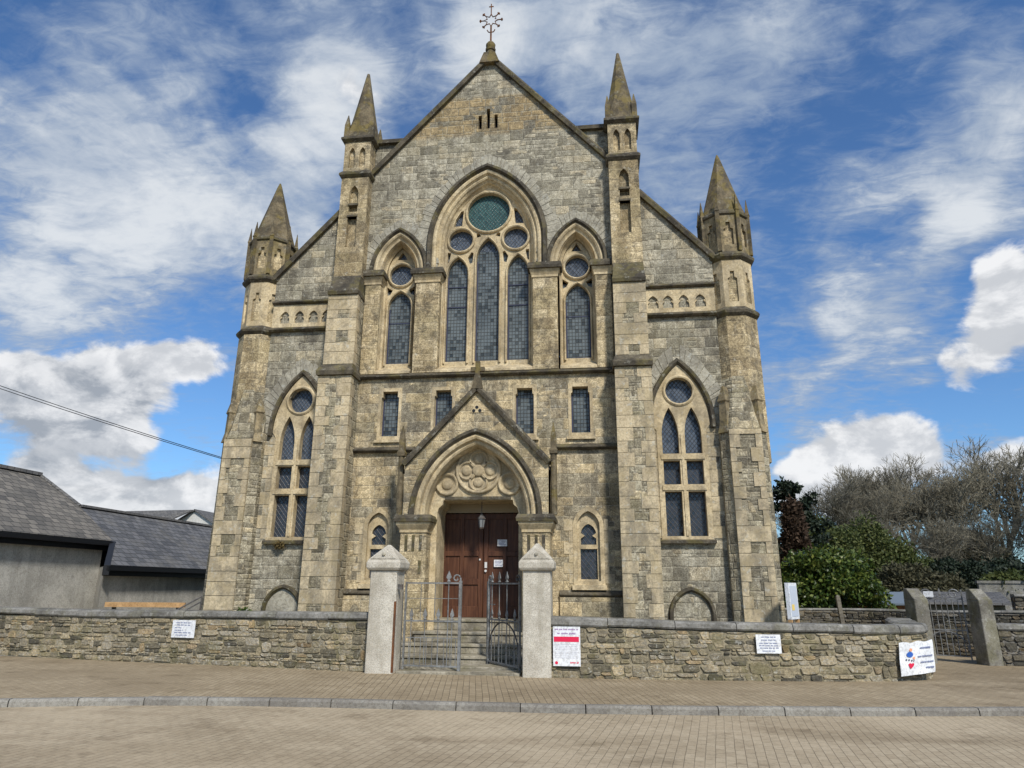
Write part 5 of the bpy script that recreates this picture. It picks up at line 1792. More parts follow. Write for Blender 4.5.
def text_rows(Mx, parent, rows, mat, y=-.0135, name='lettering', seed=1):
    """rows of short irregular strokes: writing too small to make out in the photo"""
    rng = random.Random(seed)
    for x0, x1, z, h in rows:
        o = MB()
        o.x = Mx
        x = x0
        while x < x1:
            wl = rng.uniform(1.5, 4.5) * h
            e = min(x + wl, x1)
            xx = x
            while xx < e - h * .2:
                sw = h * rng.uniform(.25, .55)
                o.box(xx, min(xx + sw * .72, e), y, y + .001, z - h * .5 * rng.uniform(.55, 1), z + h * .5 * rng.uniform(.6, 1.0))
                xx += sw
            x = e + h * .55
        o.build(name, mat, parent)


ob, Mx = board('wall_sign', 'small pale blue-white sign on the wall left of the gateway', 'sign', (-5.90, -2.478 - .055, .69), .57, .35, (1, -.165), group='small signs on the boundary walls')
text_rows(Mx, ob, [(-.20, .19, .12, .025), (-.17, .17, .075, .03), (-.22, -.05, .02, .025), (-.22, .0, -.03, .025), (-.22, .2, -.075, .028), (-.18, .12, -.125, .025)], MT['ink'], seed=2)
ob, Mx = board('wall_sign', 'small white landscape sign on the right-hand wall below the noticeboard', 'sign', (5.82, -3.242 - .05, .625), .44, .32, (1, .09), group='small signs on the boundary walls')
text_rows(Mx, ob, [(-.13, .14, .115, .025), (-.13, .13, .065, .025), (-.17, .17, .01, .022), (-.17, .17, -.03, .022), (-.16, .17, -.07, .024), (-.12, .12, -.12, .024)], MT['ink'], seed=3)
ob, Mx = board('information_poster', 'tall white poster with a red band, on the wall beside the right gate post', 'poster', (2.20, -3.475, .545), .50, .68, (1, 0))
o = MB(); o.x = Mx
o.box(-.235, .225, -.0142, -.0125, .075, .165)
o.prism(circ(-.19, -.285, .028, 14), -.0142, -.0125)
o.build('red_band', MT['red'], ob)
text_rows(Mx, ob, [(-.22, .22, .29, .03), (-.17, .17, .22, .035)], MT['ink_purple'], seed=4)
text_rows(Mx, ob, [(.06, .22, -.28, .03)], MT['red'], name='red_lettering', seed=5)
text_rows(Mx, ob, [(-.22, .2, z, .014) for z in (.03, 0, -.03, -.06, -.10, -.13, -.165, -.20)], plain('faint_ink', (0.5, 0.5, 0.56), .7), name='small_print', seed=6)

# banner, slightly crumpled sheet wrapping the curved wall end
wb_ = [p for p in pr_ if 7.9 < p[0] < 9.0]


def banner():
    c = Vector((8.47, -2.665, .40))
    seg_ = [(8.09, -2.93), (8.28, -2.875), (8.46, -2.81), (8.64, -2.73), (8.82, -2.65)]
    top = MB()
    nu, nv = 16, 10
    cl = [0]
    for i in range(1, len(seg_)):
        cl.append(cl[-1] + math.dist(seg_[i], seg_[i - 1]))
    grid = []
    nor = []
    for j in range(nv + 1):
        row = []
        for i in range(nu + 1):
            s_ = cl[-1] * (.02 + .96 * i / nu) + (.5 - j / nv) * -.06
            s_ = min(max(s_, 0), cl[-1])
            x = float(np.interp(s_, cl, [p[0] for p in seg_]))
            y = float(np.interp(s_, cl, [p[1] for p in seg_]))
            z = .09 + .56 * j / nv + .045 * (i / nu) * (1 if j > 0 else 1.4) + .012 * math.sin(i * .9) * (j == nv)
            w_ = .005 * math.sin(i * .8 + j * .5) + .005 * math.sin(j * .9 - i * .4)
            row.append((x + .04 + w_ * .4, y - .05 - w_, z))
        grid.append(row)
    vs = [p for r_ in grid for p in r_]
    off = len(vs)
    vs2 = [(x - .004, y + .006, z) for x, y, z in vs]
    idx = lambda i, j: j * (nu + 1) + i
    fs = []
    for j in range(nv):
        for i in range(nu):
            q = (idx(i, j), idx(i + 1, j), idx(i + 1, j + 1), idx(i, j + 1))
            fs.append(q)
            fs.append(tuple(off + k for k in q[::-1]))
    bord = [idx(i, 0) for i in range(nu + 1)] + [idx(nu, j) for j in range(1, nv + 1)] + [idx(i, nv) for i in range(nu - 1, -1, -1)] + [idx(0, j) for j in range(nv - 1, 0, -1)]
    for k in range(len(bord)):
        a, b_ = bord[k], bord[(k + 1) % len(bord)]
        fs.append((a, off + a, off + b_, b_))
    top.add(vs + vs2, fs)
    ob = top.build('banner', MT['white'], smooth=False)
    tag(ob, 'white banner with a blue figure and red heart, tied round the curved wall end', 'banner')

    def pt(u, v, lift=.011):
        i = min(max(u, 0), .999) * nu
        j = min(max(v, 0), .999) * nv
        i0, j0 = int(i), int(j)
        fi, fj = i - i0, j - j0
        A, B, C_, D2 = [Vector(grid[jj][ii]) for ii, jj in ((i0, j0), (i0 + 1, j0), (i0 + 1, j0 + 1), (i0, j0 + 1))]
        p = A * (1 - fi) * (1 - fj) + B * fi * (1 - fj) + C_ * fi * fj + D2 * (1 - fi) * fj
        nn_ = (B - A).cross(D2 - A).normalized()
        return p + nn_ * lift

    def patch(uv, mat, name):
        mb = MB()
        for poly in uv:
            ps = [tuple(pt(u, v)) for u, v in poly]
            mb.add(ps, [tuple(range(len(ps)))])
        mb.build(name, mat, ob)
    ov = lambda cu, cv, ru, rv, n=12: [(cu + ru * math.cos(2 * math.pi * k / n), cv + rv * math.sin(2 * math.pi * k / n)) for k in range(n)]
    patch([ov(.27, .63, .085, .085)], MT['blue'], 'printed_figure')
    patch([ov(.30, .77, .045, .05), ov(.37, .52, .03, .04)], MT['peach'], 'printed_face')
    patch([ov(.24, .47, .02, .03, 6), ov(.31, .45, .02, .03, 6), ov(.17, .48, .02, .03, 6), ov(.36, .44, .015, .02, 6)], plain('dark_print', (.06, .06, .10), .7), 'printed_feet')
    patch([[(.28, .20), (.35, .28), (.37, .34), (.34, .38), (.30, .35), (.26, .38), (.21, .35), (.23, .28)]], MT['red'], 'printed_heart')
    rng = random.Random(8)
    polys = []
    for u0, u1, v, h in ((.58, .88, .80, .075), (.48, .92, .55, .065), (.56, .95, .37, .06), (.72, .95, .20, .07)):
        u = u0
        while u < u1:
            wl = rng.uniform(.09, .2)
            uu = u
            while uu < min(u + wl, u1):
                sw = rng.uniform(.015, .03)
                polys.append([(uu, v - h * .5 * rng.uniform(.5, 1)), (uu + sw * .75, v - h * .5 * rng.uniform(.5, 1)), (uu + sw * .75, v + h * .5 * rng.uniform(.4, 1)), (uu, v + h * .5 * rng.uniform(.4, 1))])
                uu += sw
            u += wl + .03
    patch(polys, MT['ink'], 'lettering')


banner()

# ------------------------------------------------------------------ gate posts
for x0, x1, y0, ztop, lab in ((-1.63, -1.09, -3.40, 2.38, 'pale granite gate post on the left of the porch gateway, rust-stained edge'), (1.385, 1.915, -3.50, 2.40, 'pale granite gate post on the right of the porch gateway, a poster beside it')):
    cxp = (x0 + x1) / 2
    G_ = thing('gate_post', (cxp, y0 + .3, 0), lab, 'gate post', 'granite gate posts')
    m = MB()
    yb = y0 + .58
    m.rects([(x0, x1, y0, yb, -.05), (x0 + .005, x1 - .005, y0 + .005, yb - .005, 1.88)])
    m.build('shaft', MT['granite'], G_, bevel=.012)
    m = MB()
    e = .07
    m.rects([(x0 - e * .5, x1 + e * .5, y0 - e * .5, yb + e * .5, 1.881), (x0 - e, x1 + e, y0 - e, yb + e, 1.93), (x0 - e, x1 + e, y0 - e, yb + e, 2.03), (x0 - e + .03, x1 + e - .03, y0 - e + .03, yb + e - .03, 2.09)])
    cyp = (y0 + yb) / 2
    m.rects([(x0 - .04, x1 + .04, y0 - .04, yb + .04, 2.091), (cxp - .03, cxp + .03, cyp - .03, cyp + .03, ztop)])
    # low gables on each face of the cap
    for sgn in (-1, 1):
        m.prism([(cxp - .27, 2.09), (cxp + .27, 2.09), (cxp, 2.30)], cyp + sgn * .33 - .01, cyp + sgn * .1) if sgn < 0 else m.prism([(cxp - .27, 2.09), (cxp + .27, 2.09), (cxp, 2.30)], cyp + .1, cyp + .34)
    cap = m.build('cap', MT['granite'], G_, bevel=.01)
    m = MB()
    m.x = Matrix.Translation((cxp, cyp - .345, 2.185)) @ Matrix.Rotation(R(90), 4, 'X')
    m.loft([[(r_ * math.cos(2 * math.pi * k / 12), r_ * math.sin(2 * math.pi * k / 12), z_) for k in range(12)] for r_, z_ in ((.035, 0), (.03, .02), (.012, .03))])
    m.build('boss', MT['greyblock'], cap)
    if cxp < 0:
        m = MB()
        m.box(x1 - .03, x1 + .004, y0 - .003, y0 + .05, 0.02, 1.3)
        m.build('rust_stain', MT['rust'], G_)
        m = MB()
        m.box(x1, x1 + .09, y0 + .1, y0 + .16, 1.52, 1.62)
        m.build('hinge_pin', MT['iron_dark'], G_)


# ------------------------------------------------------------------ iron gates
def spear(mb, x, z, s=1.0):
    mb.rects([(x - .012, x + .012, -.012, .012, z - .03), (x - .03 * s, x + .03 * s, -.02, .02, z - .01), (x - .012, x + .012, -.012, .012, z + .015), (x - .040 * s, x + .040 * s, -.014, .014, z + .06), (x - .035 * s, x + .035 * s, -.012, .012, z + .09), (x - .003, x + .003, -.003, .003, z + .19)])


def iron_gate(hinge, free, label, kind):
    dx, dy = free[0] - hinge[0], free[1] - hinge[1]
    wd = math.hypot(dx, dy)
    G_ = thing('iron_gate', (hinge[0], hinge[1], 0.05), label, 'gate', 'pair of iron gates')
    Mx = Matrix.Translation((hinge[0], hinge[1], .05)) @ Matrix.Rotation(math.atan2(dy, dx), 4, 'Z')

    def mk(name, parent=None, mat='iron'):
        return None
    m = MB(); m.x = Mx
    m.box(0.0, .035, -.018, .018, .0, 1.62)
    m.box(wd - .055, wd, -.027, .027, -.02, 1.64)
    m.box(0, wd, -.016, .016, .055, .085)
    m.box(0, wd, -.016, .016, .87, .90)
    m.box(0, wd, -.016, .016, 1.58, 1.61)
    fr = m.build('frame', MT['iron'], G_)
    # scrolls on top of the stiles
    ends = [(wd - .03, -1, 'iron')] + ([(.02, 1, 'iron_dark')] if kind == 'ajar' else [])
    for x0, sg, mt in ends:
        m = MB(); m.x = Mx
        pts = []
        r0 = .085
        for k in range(22):
            an = -math.pi * .05 + k * .33
            rr = r0 * (1 - k / 26)
            pts.append((x0 + sg * r0 + (-sg) * rr * math.cos(an), 0, 1.66 + .02 + rr * math.sin(an)))
        m.tube([(x0, 0, 1.60)] + pts, .017, 6)
        m.build('scroll', MT[mt], G_)
    nb = 9
    if kind == 'shut':
        upper = [(wd - .27, True)]
        mids = [.15, .43, .70, .98]
        for i in range(nb):
            x = .12 + i * (wd - .22) / (nb - 1)
            m = MB(); m.x = Mx
            m.tube([(x, 0, .07), (x, 0, .57)], .008, 5)
            m.build('short_bar', MT['iron'], G_)
        for x in mids:
            m = MB(); m.x = Mx
            m.tube([(x, 0, .07), (x, 0, .90)], .009, 5)
            b_ = m.build('bar', MT['iron'], G_)
            m = MB(); m.x = Mx
            spear(m, x, .93)
            m.build('spearhead', MT['iron'], b_)
        for x in (.33, .62):
            m = MB(); m.x = Mx
            m.tube([(x, 0, .90), (x, 0, 1.60)], .007, 5)
            m.build('bar', MT['iron'], G_)
        for x, sp in upper:
            m = MB(); m.x = Mx
            m.tube([(x, 0, .07), (x, 0, 1.60)], .012, 5)
            b_ = m.build('bar', MT['iron'], G_)
            m = MB(); m.x = Mx
            spear(m, x, 1.64, 1.25)
            m.build('spearhead', MT['iron'], b_)
        m = MB(); m.x = Mx
        m.box(0.02, wd - .05, -.008, .008, 1.30, 1.312)
        m.box(0.06, wd - .05, -.006, .006, .57, .585)
        m.build('thin_rail', MT['iron'], G_)
    else:
        for i in range(4):
            x = wd * (.16 + .235 * i)
            m = MB(); m.x = Mx
            m.tube([(x, 0, .07), (x, 0, 1.60 if i else 1.0)], .011, 5)
            b_ = m.build('bar', MT['iron'], G_)
            m = MB(); m.x = Mx
            spear(m, x, .93)
            if i:
                spear(m, x, 1.64, 1.1)
            m.build('spearhead', MT['iron'], b_)
        for i in range(8):
            x = wd * (.08 + .115 * i)
            m = MB(); m.x = Mx
            m.tube([(x, 0, .07), (x, 0, .60 if i % 2 else .88)], .007, 5)
            m.build('short_bar', MT['iron'], G_)
        m = MB(); m.x = Mx
        m.tube([(wd / 2 + (wd / 2 - .05) * math.cos(math.pi * k / 14), 0, .12 + .73 * math.sin(math.pi * k / 14) ** .8) for k in range(15)], .016, 6)
        m.build('hoop', MT['iron_dark'], G_)
        m = MB(); m.x = Mx
        m.box(wd - .28, wd - .02, -.03, -.012, 1.17, 1.19)
        m.build('latch', MT['iron'], G_)
    return G_


iron_gate((-1.00, -3.06), (0.16, -3.16), 'grey wrought-iron gate standing shut beside the left granite post', 'shut')
iron_gate((1.30, -3.10), (0.49, -1.95), 'grey wrought-iron gate swung open towards the steps, hung on the right post', 'ajar')
sl = MB()
sl.box(-1.04, 1.325, -3.35, -2.75, -.04, .045)
sl.box(-1.04, 1.325, -2.74, -2.1, -.04, .075)
tag(sl.build('gate_threshold', MT['step'], bevel=.01), 'low stone threshold slab lying between the two granite gate posts', 'threshold')

# ------------------------------------------------------------------ left side: rendered hall, its lean range, house behind, rail, cables
LB = thing('rendered_hall', (-16, 1, 0), 'single-storey grey roughcast hall with a slate roof and black gutters, left of the chapel', 'building')
m = MB()
m.box(-20.2, -13.95, -5.0, 5.3, -.1, 2.96)
m.build('wall', MT['render'], LB)
m = MB()
m.loft([[(x, y, z) for x, y in ((-13.96, 5.32), (-12.75, 3.93), (-12.75, 20.0), (-19.0, 20.0), (-19.0, 5.32))] for z in (-.1, 2.12)])
m.build('lower_wall', MT['render'], LB)
m = MB()
pt = .70
ex, ez = -13.70, 3.0
rx, rz = -17.0, 3.0 + pt * 3.3


def slab(mb, pts, t=.06):
    n_ = (Vector(pts[1]) - Vector(pts[0])).cross(Vector(pts[2]) - Vector(pts[0])).normalized()
    if n_.z < 0:
        n_ = -n_
    lo = [tuple(Vector(p) - n_ * t) for p in pts]
    mb.loft([lo, [tuple(p) for p in pts]])


slab(m, [(ex, -5.3, ez), (ex, 5.4, ez), (-15.42, 5.75, 3 + pt * 1.72), (rx, 5.42, rz), (rx, -5.3, rz)])
slab(m, [(rx, -5.3, rz), (rx, 5.42, rz), (-18.6, 5.74, 4.15), (-20.4, 5.0, ez), (-20.4, -5.3, ez)])
slab(m, [(rx, 5.42, rz), (-15.42, 5.75, 3 + pt * 1.72), (-18.6, 5.75, 4.15)])
m.build('roof', MT['slate'], LB)
m = MB()
slab(m, [(-12.5, 3.72, 2.155), (-12.5, 20.3, 2.155), (-15.44, 20.3, 4.213), (-15.44, 5.76, 4.213), (ex + .01, 5.42, 2.988)])
slab(m, [(-15.44, 5.7, 4.218), (-15.44, 20.3, 4.218), (-19.3, 20.3, 2.16), (-19.3, 5.7, 2.16)])
m.build('lower_roof', MT['slate_blue'], LB)
m = MB()
for y0, y1, x, z in ((-5.3, 5.44, ex, ez), (3.66, 20.3, -12.5, 2.16)):
    m.box(x - .06, x + .10, y0, y1, z - .17, z - .035)
    m.box(x - .10, x - .062, y0, y1, z - .33, z - .06)
m.loft([[(ex + .08, 5.44, 2.99), (ex - .02, 5.30, 2.99), (ex - .02, 5.30, 2.62), (ex + .08, 5.44, 2.62)], [(-12.40, 3.70, 2.15), (-12.55, 3.62, 2.15), (-12.55, 3.62, 1.85), (-12.40, 3.70, 1.85)]])
m.pieces('gutter', MT['gutter'], LB)
m = MB()
m.tube([(-13.85, -3.0, 2.85), (-13.85, -3.0, 0)], .045, 8)
m.build('downpipe', MT['gutter'], LB)
m = MB()
m.box(rx - .12, rx + .12, -5.3, 5.45, rz - .02, rz + .09)
m.box(-15.54, -15.34, 5.75, 20.3, 4.20, 4.29)
m.tube([(rx, 5.42, rz + .02), (-15.44, 5.74, 4.24)], .07, 6)
m.build('ridge', MT['slate_plain'], LB)

HB = thing('pale_gabled_house', (-29, 35, 0), 'pale rendered house with a low-pitched gable, far behind the slate roofs', 'house')
m = MB()
m.plate([(-30.6, 0), (-26.2, 0), (-26.2, 5.75), (-28.4, 7.1), (-30.6, 5.75)], [], 34.3, 46)
m.build('wall', MT['pale_render'], HB)
m = MB()
for sx in (-1, 1):
    slab(m, [(-28.4, 34.1, 7.22), (-28.4, 46.2, 7.22), (-28.4 + sx * 2.5, 46.2, 5.68), (-28.4 + sx * 2.5, 34.1, 5.68)], .1)
slab(m, [(-28.5, 34.05, 7.16), (-33.5, 33.2, 7.0), (-33.5, 31.0, 5.5), (-30.5, 32.4, 5.72)], .1)
m.build('roof', MT['slate_plain'], HB)

TR = thing('timber_rail', (-8.6, 1, 0), 'pale orange timber rail showing above the left wall, before the grey hall', 'rail')
m = MB()
m.x = Matrix.Translation((-8.75, .3, 0)) @ Matrix.Rotation(R(4), 4, 'Z')
m.box(-1.05, 1.05, -.03, .03, 1.02, 1.14)
m.build('plank', MT['timber'], TR)
m = MB()
m.x = Matrix.Translation((-8.75, .3, 0)) @ Matrix.Rotation(R(4), 4, 'Z')
for xx in (-.85, .85):
    m.box(xx - .04, xx + .04, .031, .10, 0, 1.10)
m.build('post', MT['oldwood'], TR)
HR = thing('handrail', (-7.2, -.4, 0), 'dark metal handrail sloping up beside the foot of the left turret', 'handrail')
m = MB()
for dz in (0, -.12):
    m.tube([(-7.45, -.5, .95 + dz), (-7.0, -.1, 1.30 + dz)], .02, 6)
m.build('rail', MT['iron_dark'], HR)
m = MB()
m.tube([(-7.45, -.5, 0), (-7.45, -.5, .96)], .02, 6)
m.tube([(-7.0, -.1, 0), (-7.0, -.1, 1.31)], .02, 6)
m.build('post', MT['iron_dark'], HR)
for k, lab in ((0, 'thin black overhead cable sagging to the left turret, the upper of two'), (1, 'thin black overhead cable sagging to the left turret, the lower of two')):
    A_ = Vector((-6.93, .25, 4.80 - .03 * k))
    B_ = Vector((-30.0, -1.5, 13.05 - .14 * k))
    m = MB()
    m.tube([tuple(A_.lerp(B_, i / 24) - Vector((0, 0, (1.1 + .05 * k) * 4 * (i / 24) * (1 - i / 24) * .35))) for i in range(25)], .010, 5)
    tag(m.build('overhead_cable', MT['gutter']), lab, 'cable', 'overhead cables')

# ------------------------------------------------------------------ right side
NBd = thing('noticeboard', (7.3, .3, 0), 'white-framed noticeboard on wooden legs by the right turret', 'noticeboard')
m = MB()
m.x = Matrix.Translation((6.90, -.95, 0)) @ Matrix.Rotation(R(56), 4, 'Z')
m.box(-.24, .24, -.04, .04, .96, 1.70)
m.build('board', MT['white'], NBd)
m = MB()
m.x = Matrix.Translation((6.90, -.95, 0)) @ Matrix.Rotation(R(56), 4, 'Z')
m.box(-.19, .19, -.046, -.041, 1.02, 1.64)
m.build('pane', plain('pale_blue_panel', (0.55, 0.60, 0.68), .2, 0, .5), NBd)
m = MB()
m.x = Matrix.Translation((6.90, -.95, 0)) @ Matrix.Rotation(R(56), 4, 'Z')
m.box(-.16, -.02, -.05, -.047, 1.14, 1.26)
m.build('yellow_notice', plain('yellow_paper', (.75, .55, .15), .7), NBd)
m = MB()
m.x = Matrix.Translation((6.90, -.95, 0)) @ Matrix.Rotation(R(56), 4, 'Z')
for xx in (-.20, .20):
    m.box(xx - .035, xx + .035, -.035, .035, 0, .96)
m.build('leg', MT['timber'], NBd)

lowp = smooth_path([(6.9, 5.2), (8.4, 4.9), (10.0, 4.4), (10.9, 3.4), (11.6, 2.6), (13.4, 1.6)], 4)
path_wall('garden_wall', lowp, [float(np.interp(p[0], [6.9, 11, 13.4], [1.02, 1.06, 1.10])) for p in lowp], .4, 'low grey rubble wall under the laurel bush, running behind the side gate', 'rubble_far', cop=.07, over=.01, seed=8, stones='grey_wall_stone')
for x, y, z0, z1, lab in ((7.95, 4.6, .3, 1.75, 'slim grey wooden stake beside the noticeboard, in front of the dark bush'), (9.45, 3.9, .2, 1.42, 'short dark wooden stake before the low wall under the laurel')):
    m = MB()
    m.x = Matrix.Translation((x, y, 0)) @ Matrix.Rotation(R(-4), 4, 'Y')
    m.rects([(-.05, .05, -.05, .05, -.05), (-.05, .05, -.05, .05, z1 - .05), (-.02, .02, -.02, .02, z1)])
    tag(m.build('wooden_stake', MT['oldwood']), lab, 'stake', 'wooden stakes in the garden')

# side gate posts: weathered granite, bevelled heads
for cx, cyy, lab in ((10.07, .70, 'weathered granite side-gate post with a sloping head, behind the curved wall end'), (11.30, .42, 'weathered granite side-gate post with a sloping head, at the right edge of the gate')):
    m = MB()
    m.x = Matrix.Translation((cx, cyy, 0)) @ Matrix.Rotation(R(12), 4, 'Z')
    m.rects([(-.17, .17, -.20, .20, -.1), (-.165, .165, -.195, .195, 1.36)])
    m.loft([[(-.165, -.195, 1.361), (.165, -.195, 1.361), (.165, .195, 1.361), (-.165, .195, 1.361)], [(-.15, .06, 1.60), (.15, .06, 1.60), (.15, .19, 1.60), (-.15, .19, 1.60)]])
    tag(m.build('side_gate_post', MT['granite_dark'], bevel=.012), lab, 'gate post', 'side gate posts')

SG = thing('side_gate', (10.7, .9, 0), 'dark ornamental iron side gate with scrolled top between two weathered posts', 'gate')
ga, gb = Vector((10.32, 1.16, 0)), Vector((11.10, .72, 0))
gd = (gb - ga)
gl_ = gd.length
Mx = Matrix.Translation(ga) @ Matrix.Rotation(math.atan2(gd.y, gd.x), 4, 'Z')
m = MB(); m.x = Mx
for x in (0.015, gl_ - .015):
    m.box(x - .015, x + .015, -.015, .015, .06, 1.58)
for z_ in (.12, .68, 1.36):
    m.box(0, gl_, -.012, .012, z_, z_ + .025)
m.build('frame', MT['iron'], SG)
for i in range(7):
    x = gl_ * (i + 1) / 8
    m = MB(); m.x = Mx
    m.tube([(x, 0, .12), (x, 0, 1.36 if i % 2 == 0 else 1.42)], .011, 5)
    b_ = m.build('bar', MT['iron'], SG)
m = MB(); m.x = Mx
for k in (-1, 1):
    xc = gl_ / 2 + k * gl_ * .30
    pts = []
    for q in range(20):
        an = q * .42
        rr = .12 * (1 - q / 24)
        pts.append((xc + k * rr * math.cos(an), 0, 1.48 + rr * math.sin(an)))
    m.tube(pts, .017, 5)
    xc = gl_ / 2 + k * gl_ * .11
    m.tube([(xc + k * .06 * math.cos(q * .45) * (1 - q / 20), 0, 1.43 + .06 * math.sin(q * .45) * (1 - q / 20)) for q in range(16)], .010, 5)
m.tube([(gl_ / 2 + (gl_ / 2 - .03) * math.cos(math.pi * k / 12), 0, .24 + .42 * math.sin(math.pi * k / 12)) for k in range(13)], .017, 5)
m.pieces('scroll', MT['iron'], SG)
m = MB(); m.x = Mx
spear(m, gl_ / 2, 1.42, .9)
m.build('spearhead', MT['iron'], SG)
ob, Mq = board('gate_sign', 'small white card hung on the top of the iron side gate', 'sign', (10.50, 1.02, 1.475), .20, .13, (gd.x, gd.y))
wr = smooth_path([(11.50, .30), (12.6, .12), (14, -.3), (18, -1.4), (26, -3.2)], 4)
path_wall('roadside_wall', wr, .86, .45, 'grey block-stone wall running off to the right of the side gate', 'rubble_far', cop=.13, seed=9, stones='grey_wall_stone')
wr2 = smooth_path([(14.2, 4.5), (16, 4.0), (20, 3.0), (30, 1.0)], 4)
path_wall('terrace_wall', wr2, 1.47, .4, 'taller grey garden wall behind the roadside wall at the right edge', 'rubble_far', cop=.08, seed=10, stones='grey_wall_stone')
wr3 = MB()
wr3.x = Matrix.Translation((20.0, 11.6, 0)) @ Matrix.Rotation(R(-10), 4, 'Z')
wr3.box(-3.0, 12, -.1, .1, -.1, 1.80)
wr3.box(-3.05, 12, -.14, .14, 1.801, 1.90)
tag(wr3.build('pale_wall', MT['coping']), 'grey garden wall with a pale top, seen as a light line right of the side gate, under the trees', 'wall')

SH = thing('low_outbuilding', (15.2, 10, 0), 'low outbuilding with a brown-grey roof, seen through the side gate', 'outbuilding')
m = MB()
m.x = Matrix.Translation((14.55, 8.6, 0)) @ Matrix.Rotation(R(-18), 4, 'Z')
m.box(-1.35, 1.35, 0, 2.0, -.1, 1.16)
m.build('wall', mottled('sandy_wall', (.17, .15, .10), (.24, .21, .14), 2, dark=.3), SH)
m = MB()
m.x = Matrix.Translation((14.55, 8.6, 0)) @ Matrix.Rotation(R(-18), 4, 'Z')
m.box(.45, .85, -.02, .05, .55, 1.05)
m.build('window', MT['gutter'], SH)
m = MB()
m.x = Matrix.Translation((14.55, 8.6, 0)) @ Matrix.Rotation(R(-18), 4, 'Z')
m.loft([[(-1.5, -.25, 1.10), (1.5, -.25, 1.10), (1.5, -.25, 1.17), (-1.5, -.25, 1.17)], [(-1.5, 1.3, 1.42), (1.5, 1.3, 1.42), (1.5, 1.3, 1.50), (-1.5, 1.3, 1.50)], [(-1.5, 2.3, 1.2), (1.5, 2.3, 1.2), (1.5, 2.3, 1.27), (-1.5, 2.3, 1.27)]])
m.build('roof', MT['slate_plain'], SH)
SH = thing('blue_roofed_shed', (12.2, 9, 0), 'low shed with a flat blue-grey roof and orange wall, left of the side-gate posts', 'shed')
m = MB()
m.x = Matrix.Translation((12.3, 8.8, 0)) @ Matrix.Rotation(R(-18), 4, 'Z')
m.box(-.75, .75, 0, 1.5, -.1, 1.05)
m.build('wall', mottled('orange_brick', (.36, .13, .05), (.48, .2, .08), 4, dark=.3), SH)
m = MB()
m.x = Matrix.Translation((12.3, 8.8, 0)) @ Matrix.Rotation(R(-18), 4, 'Z')
m.loft([[(-.9, -.25, 1.06), (.9, -.25, 1.06), (.9, -.25, 1.12), (-.9, -.25, 1.12)], [(-.9, 1.7, 1.42), (.9, 1.7, 1.42), (.9, 1.7, 1.48), (-.9, 1.7, 1.48)]])
m.build('roof', plain('blue_grey_sheet', (.14, .17, .20), .5), SH)
OR = thing('garden_ornament', (10.62, 2.4, 0), 'round peach-coloured garden ornament on a pale blue-green stand, behind the left side-gate post', 'ornament')
ox_, oy_ = 10.55, 2.1
m = MB()
m.loft([[(ox_ + r_ * math.cos(2 * math.pi * k / 14), oy_ + r_ * math.sin(2 * math.pi * k / 14), z_) for k in range(14)] for r_, z_ in ((.03, .92), (.085, .96), (.105, 1.03), (.095, 1.10), (.05, 1.15), (.01, 1.17))])
m.build('ball', plain('peach_glaze', (.62, .33, .20), .5), OR, smooth=True)
m = MB()
m.loft([[(ox_ + r_ * math.cos(2 * math.pi * k / 12), oy_ + r_ * math.sin(2 * math.pi * k / 12), z_) for k in range(12)] for r_, z_ in ((.13, 0), (.10, .1), (.05, .35), (.06, .7), (.10, .9), (.07, .93))])
m.build('stand', plain('pale_teal_glaze', (.28, .42, .40), .5), OR)


# ------------------------------------------------------------------ plants
def leaf_cloud(name, clumps, count, size, mat, parent, seed, flat=0.0, droop=0.0, shell=.55):
    """leaf-sized quads spread through clumps (x,y,z,rx,ry,rz); denser to the outside of every clump"""
    rng = np.random.default_rng(seed)
    wts = np.array([c[3] * c[4] * c[5] for c in clumps]) ** .75
    idx = rng.choice(len(clumps), size=count, p=wts / wts.sum())
    C_ = np.array(clumps)[idx]
    d = rng.normal(size=(count, 3))
    d /= np.linalg.norm(d, axis=1)[:, None]
    rad = shell + (1 - shell) * rng.random(count) ** .7
    rad *= 1 + .16 * rng.normal(size=count)
    p = C_[:, :3] + d * rad[:, None] * C_[:, 3:6]
    t = rng.normal(size=(count, 3)) + d * .6
    t[:, 2] -= droop
    t /= np.linalg.norm(t, axis=1)[:, None]
    nr = d * .9 + rng.normal(size=(count, 3)) * .6
    nr[:, 2] += flat
    b_ = np.cross(nr, t)
    b_ /= np.linalg.norm(b_, axis=1)[:, None] + 1e-9
    s_ = size * (.6 + .8 * rng.random(count))[:, None]
    wv = b_ * s_ * .28
    V = np.empty((count, 4, 3))
    V[:, 0] = p
    V[:, 1] = p + t * s_ * .5 + wv
    V[:, 2] = p + t * s_
    V[:, 3] = p + t * s_ * .5 - wv
    F = np.arange(count * 4).reshape(count, 4)
    return fast_mesh(name, V.reshape(-1, 3), F, mat, parent)


def clumpset(cx, cy, cz, rx, ry, rz, n, seed, k=.42):
    rng = random.Random(seed)
    out = []
    for i in range(n):
        while True:
            a, b_, c_ = rng.uniform(-1, 1), rng.uniform(-1, 1), rng.uniform(-1, 1)
            if a * a + b_ * b_ + c_ * c_ < 1:
                break
        s_ = rng.uniform(.65, 1.25) * k
        out.append((cx + a * rx * .78, cy + b_ * ry * .78, cz + c_ * rz * .78, rx * s_, ry * s_, rz * s_))
    return out


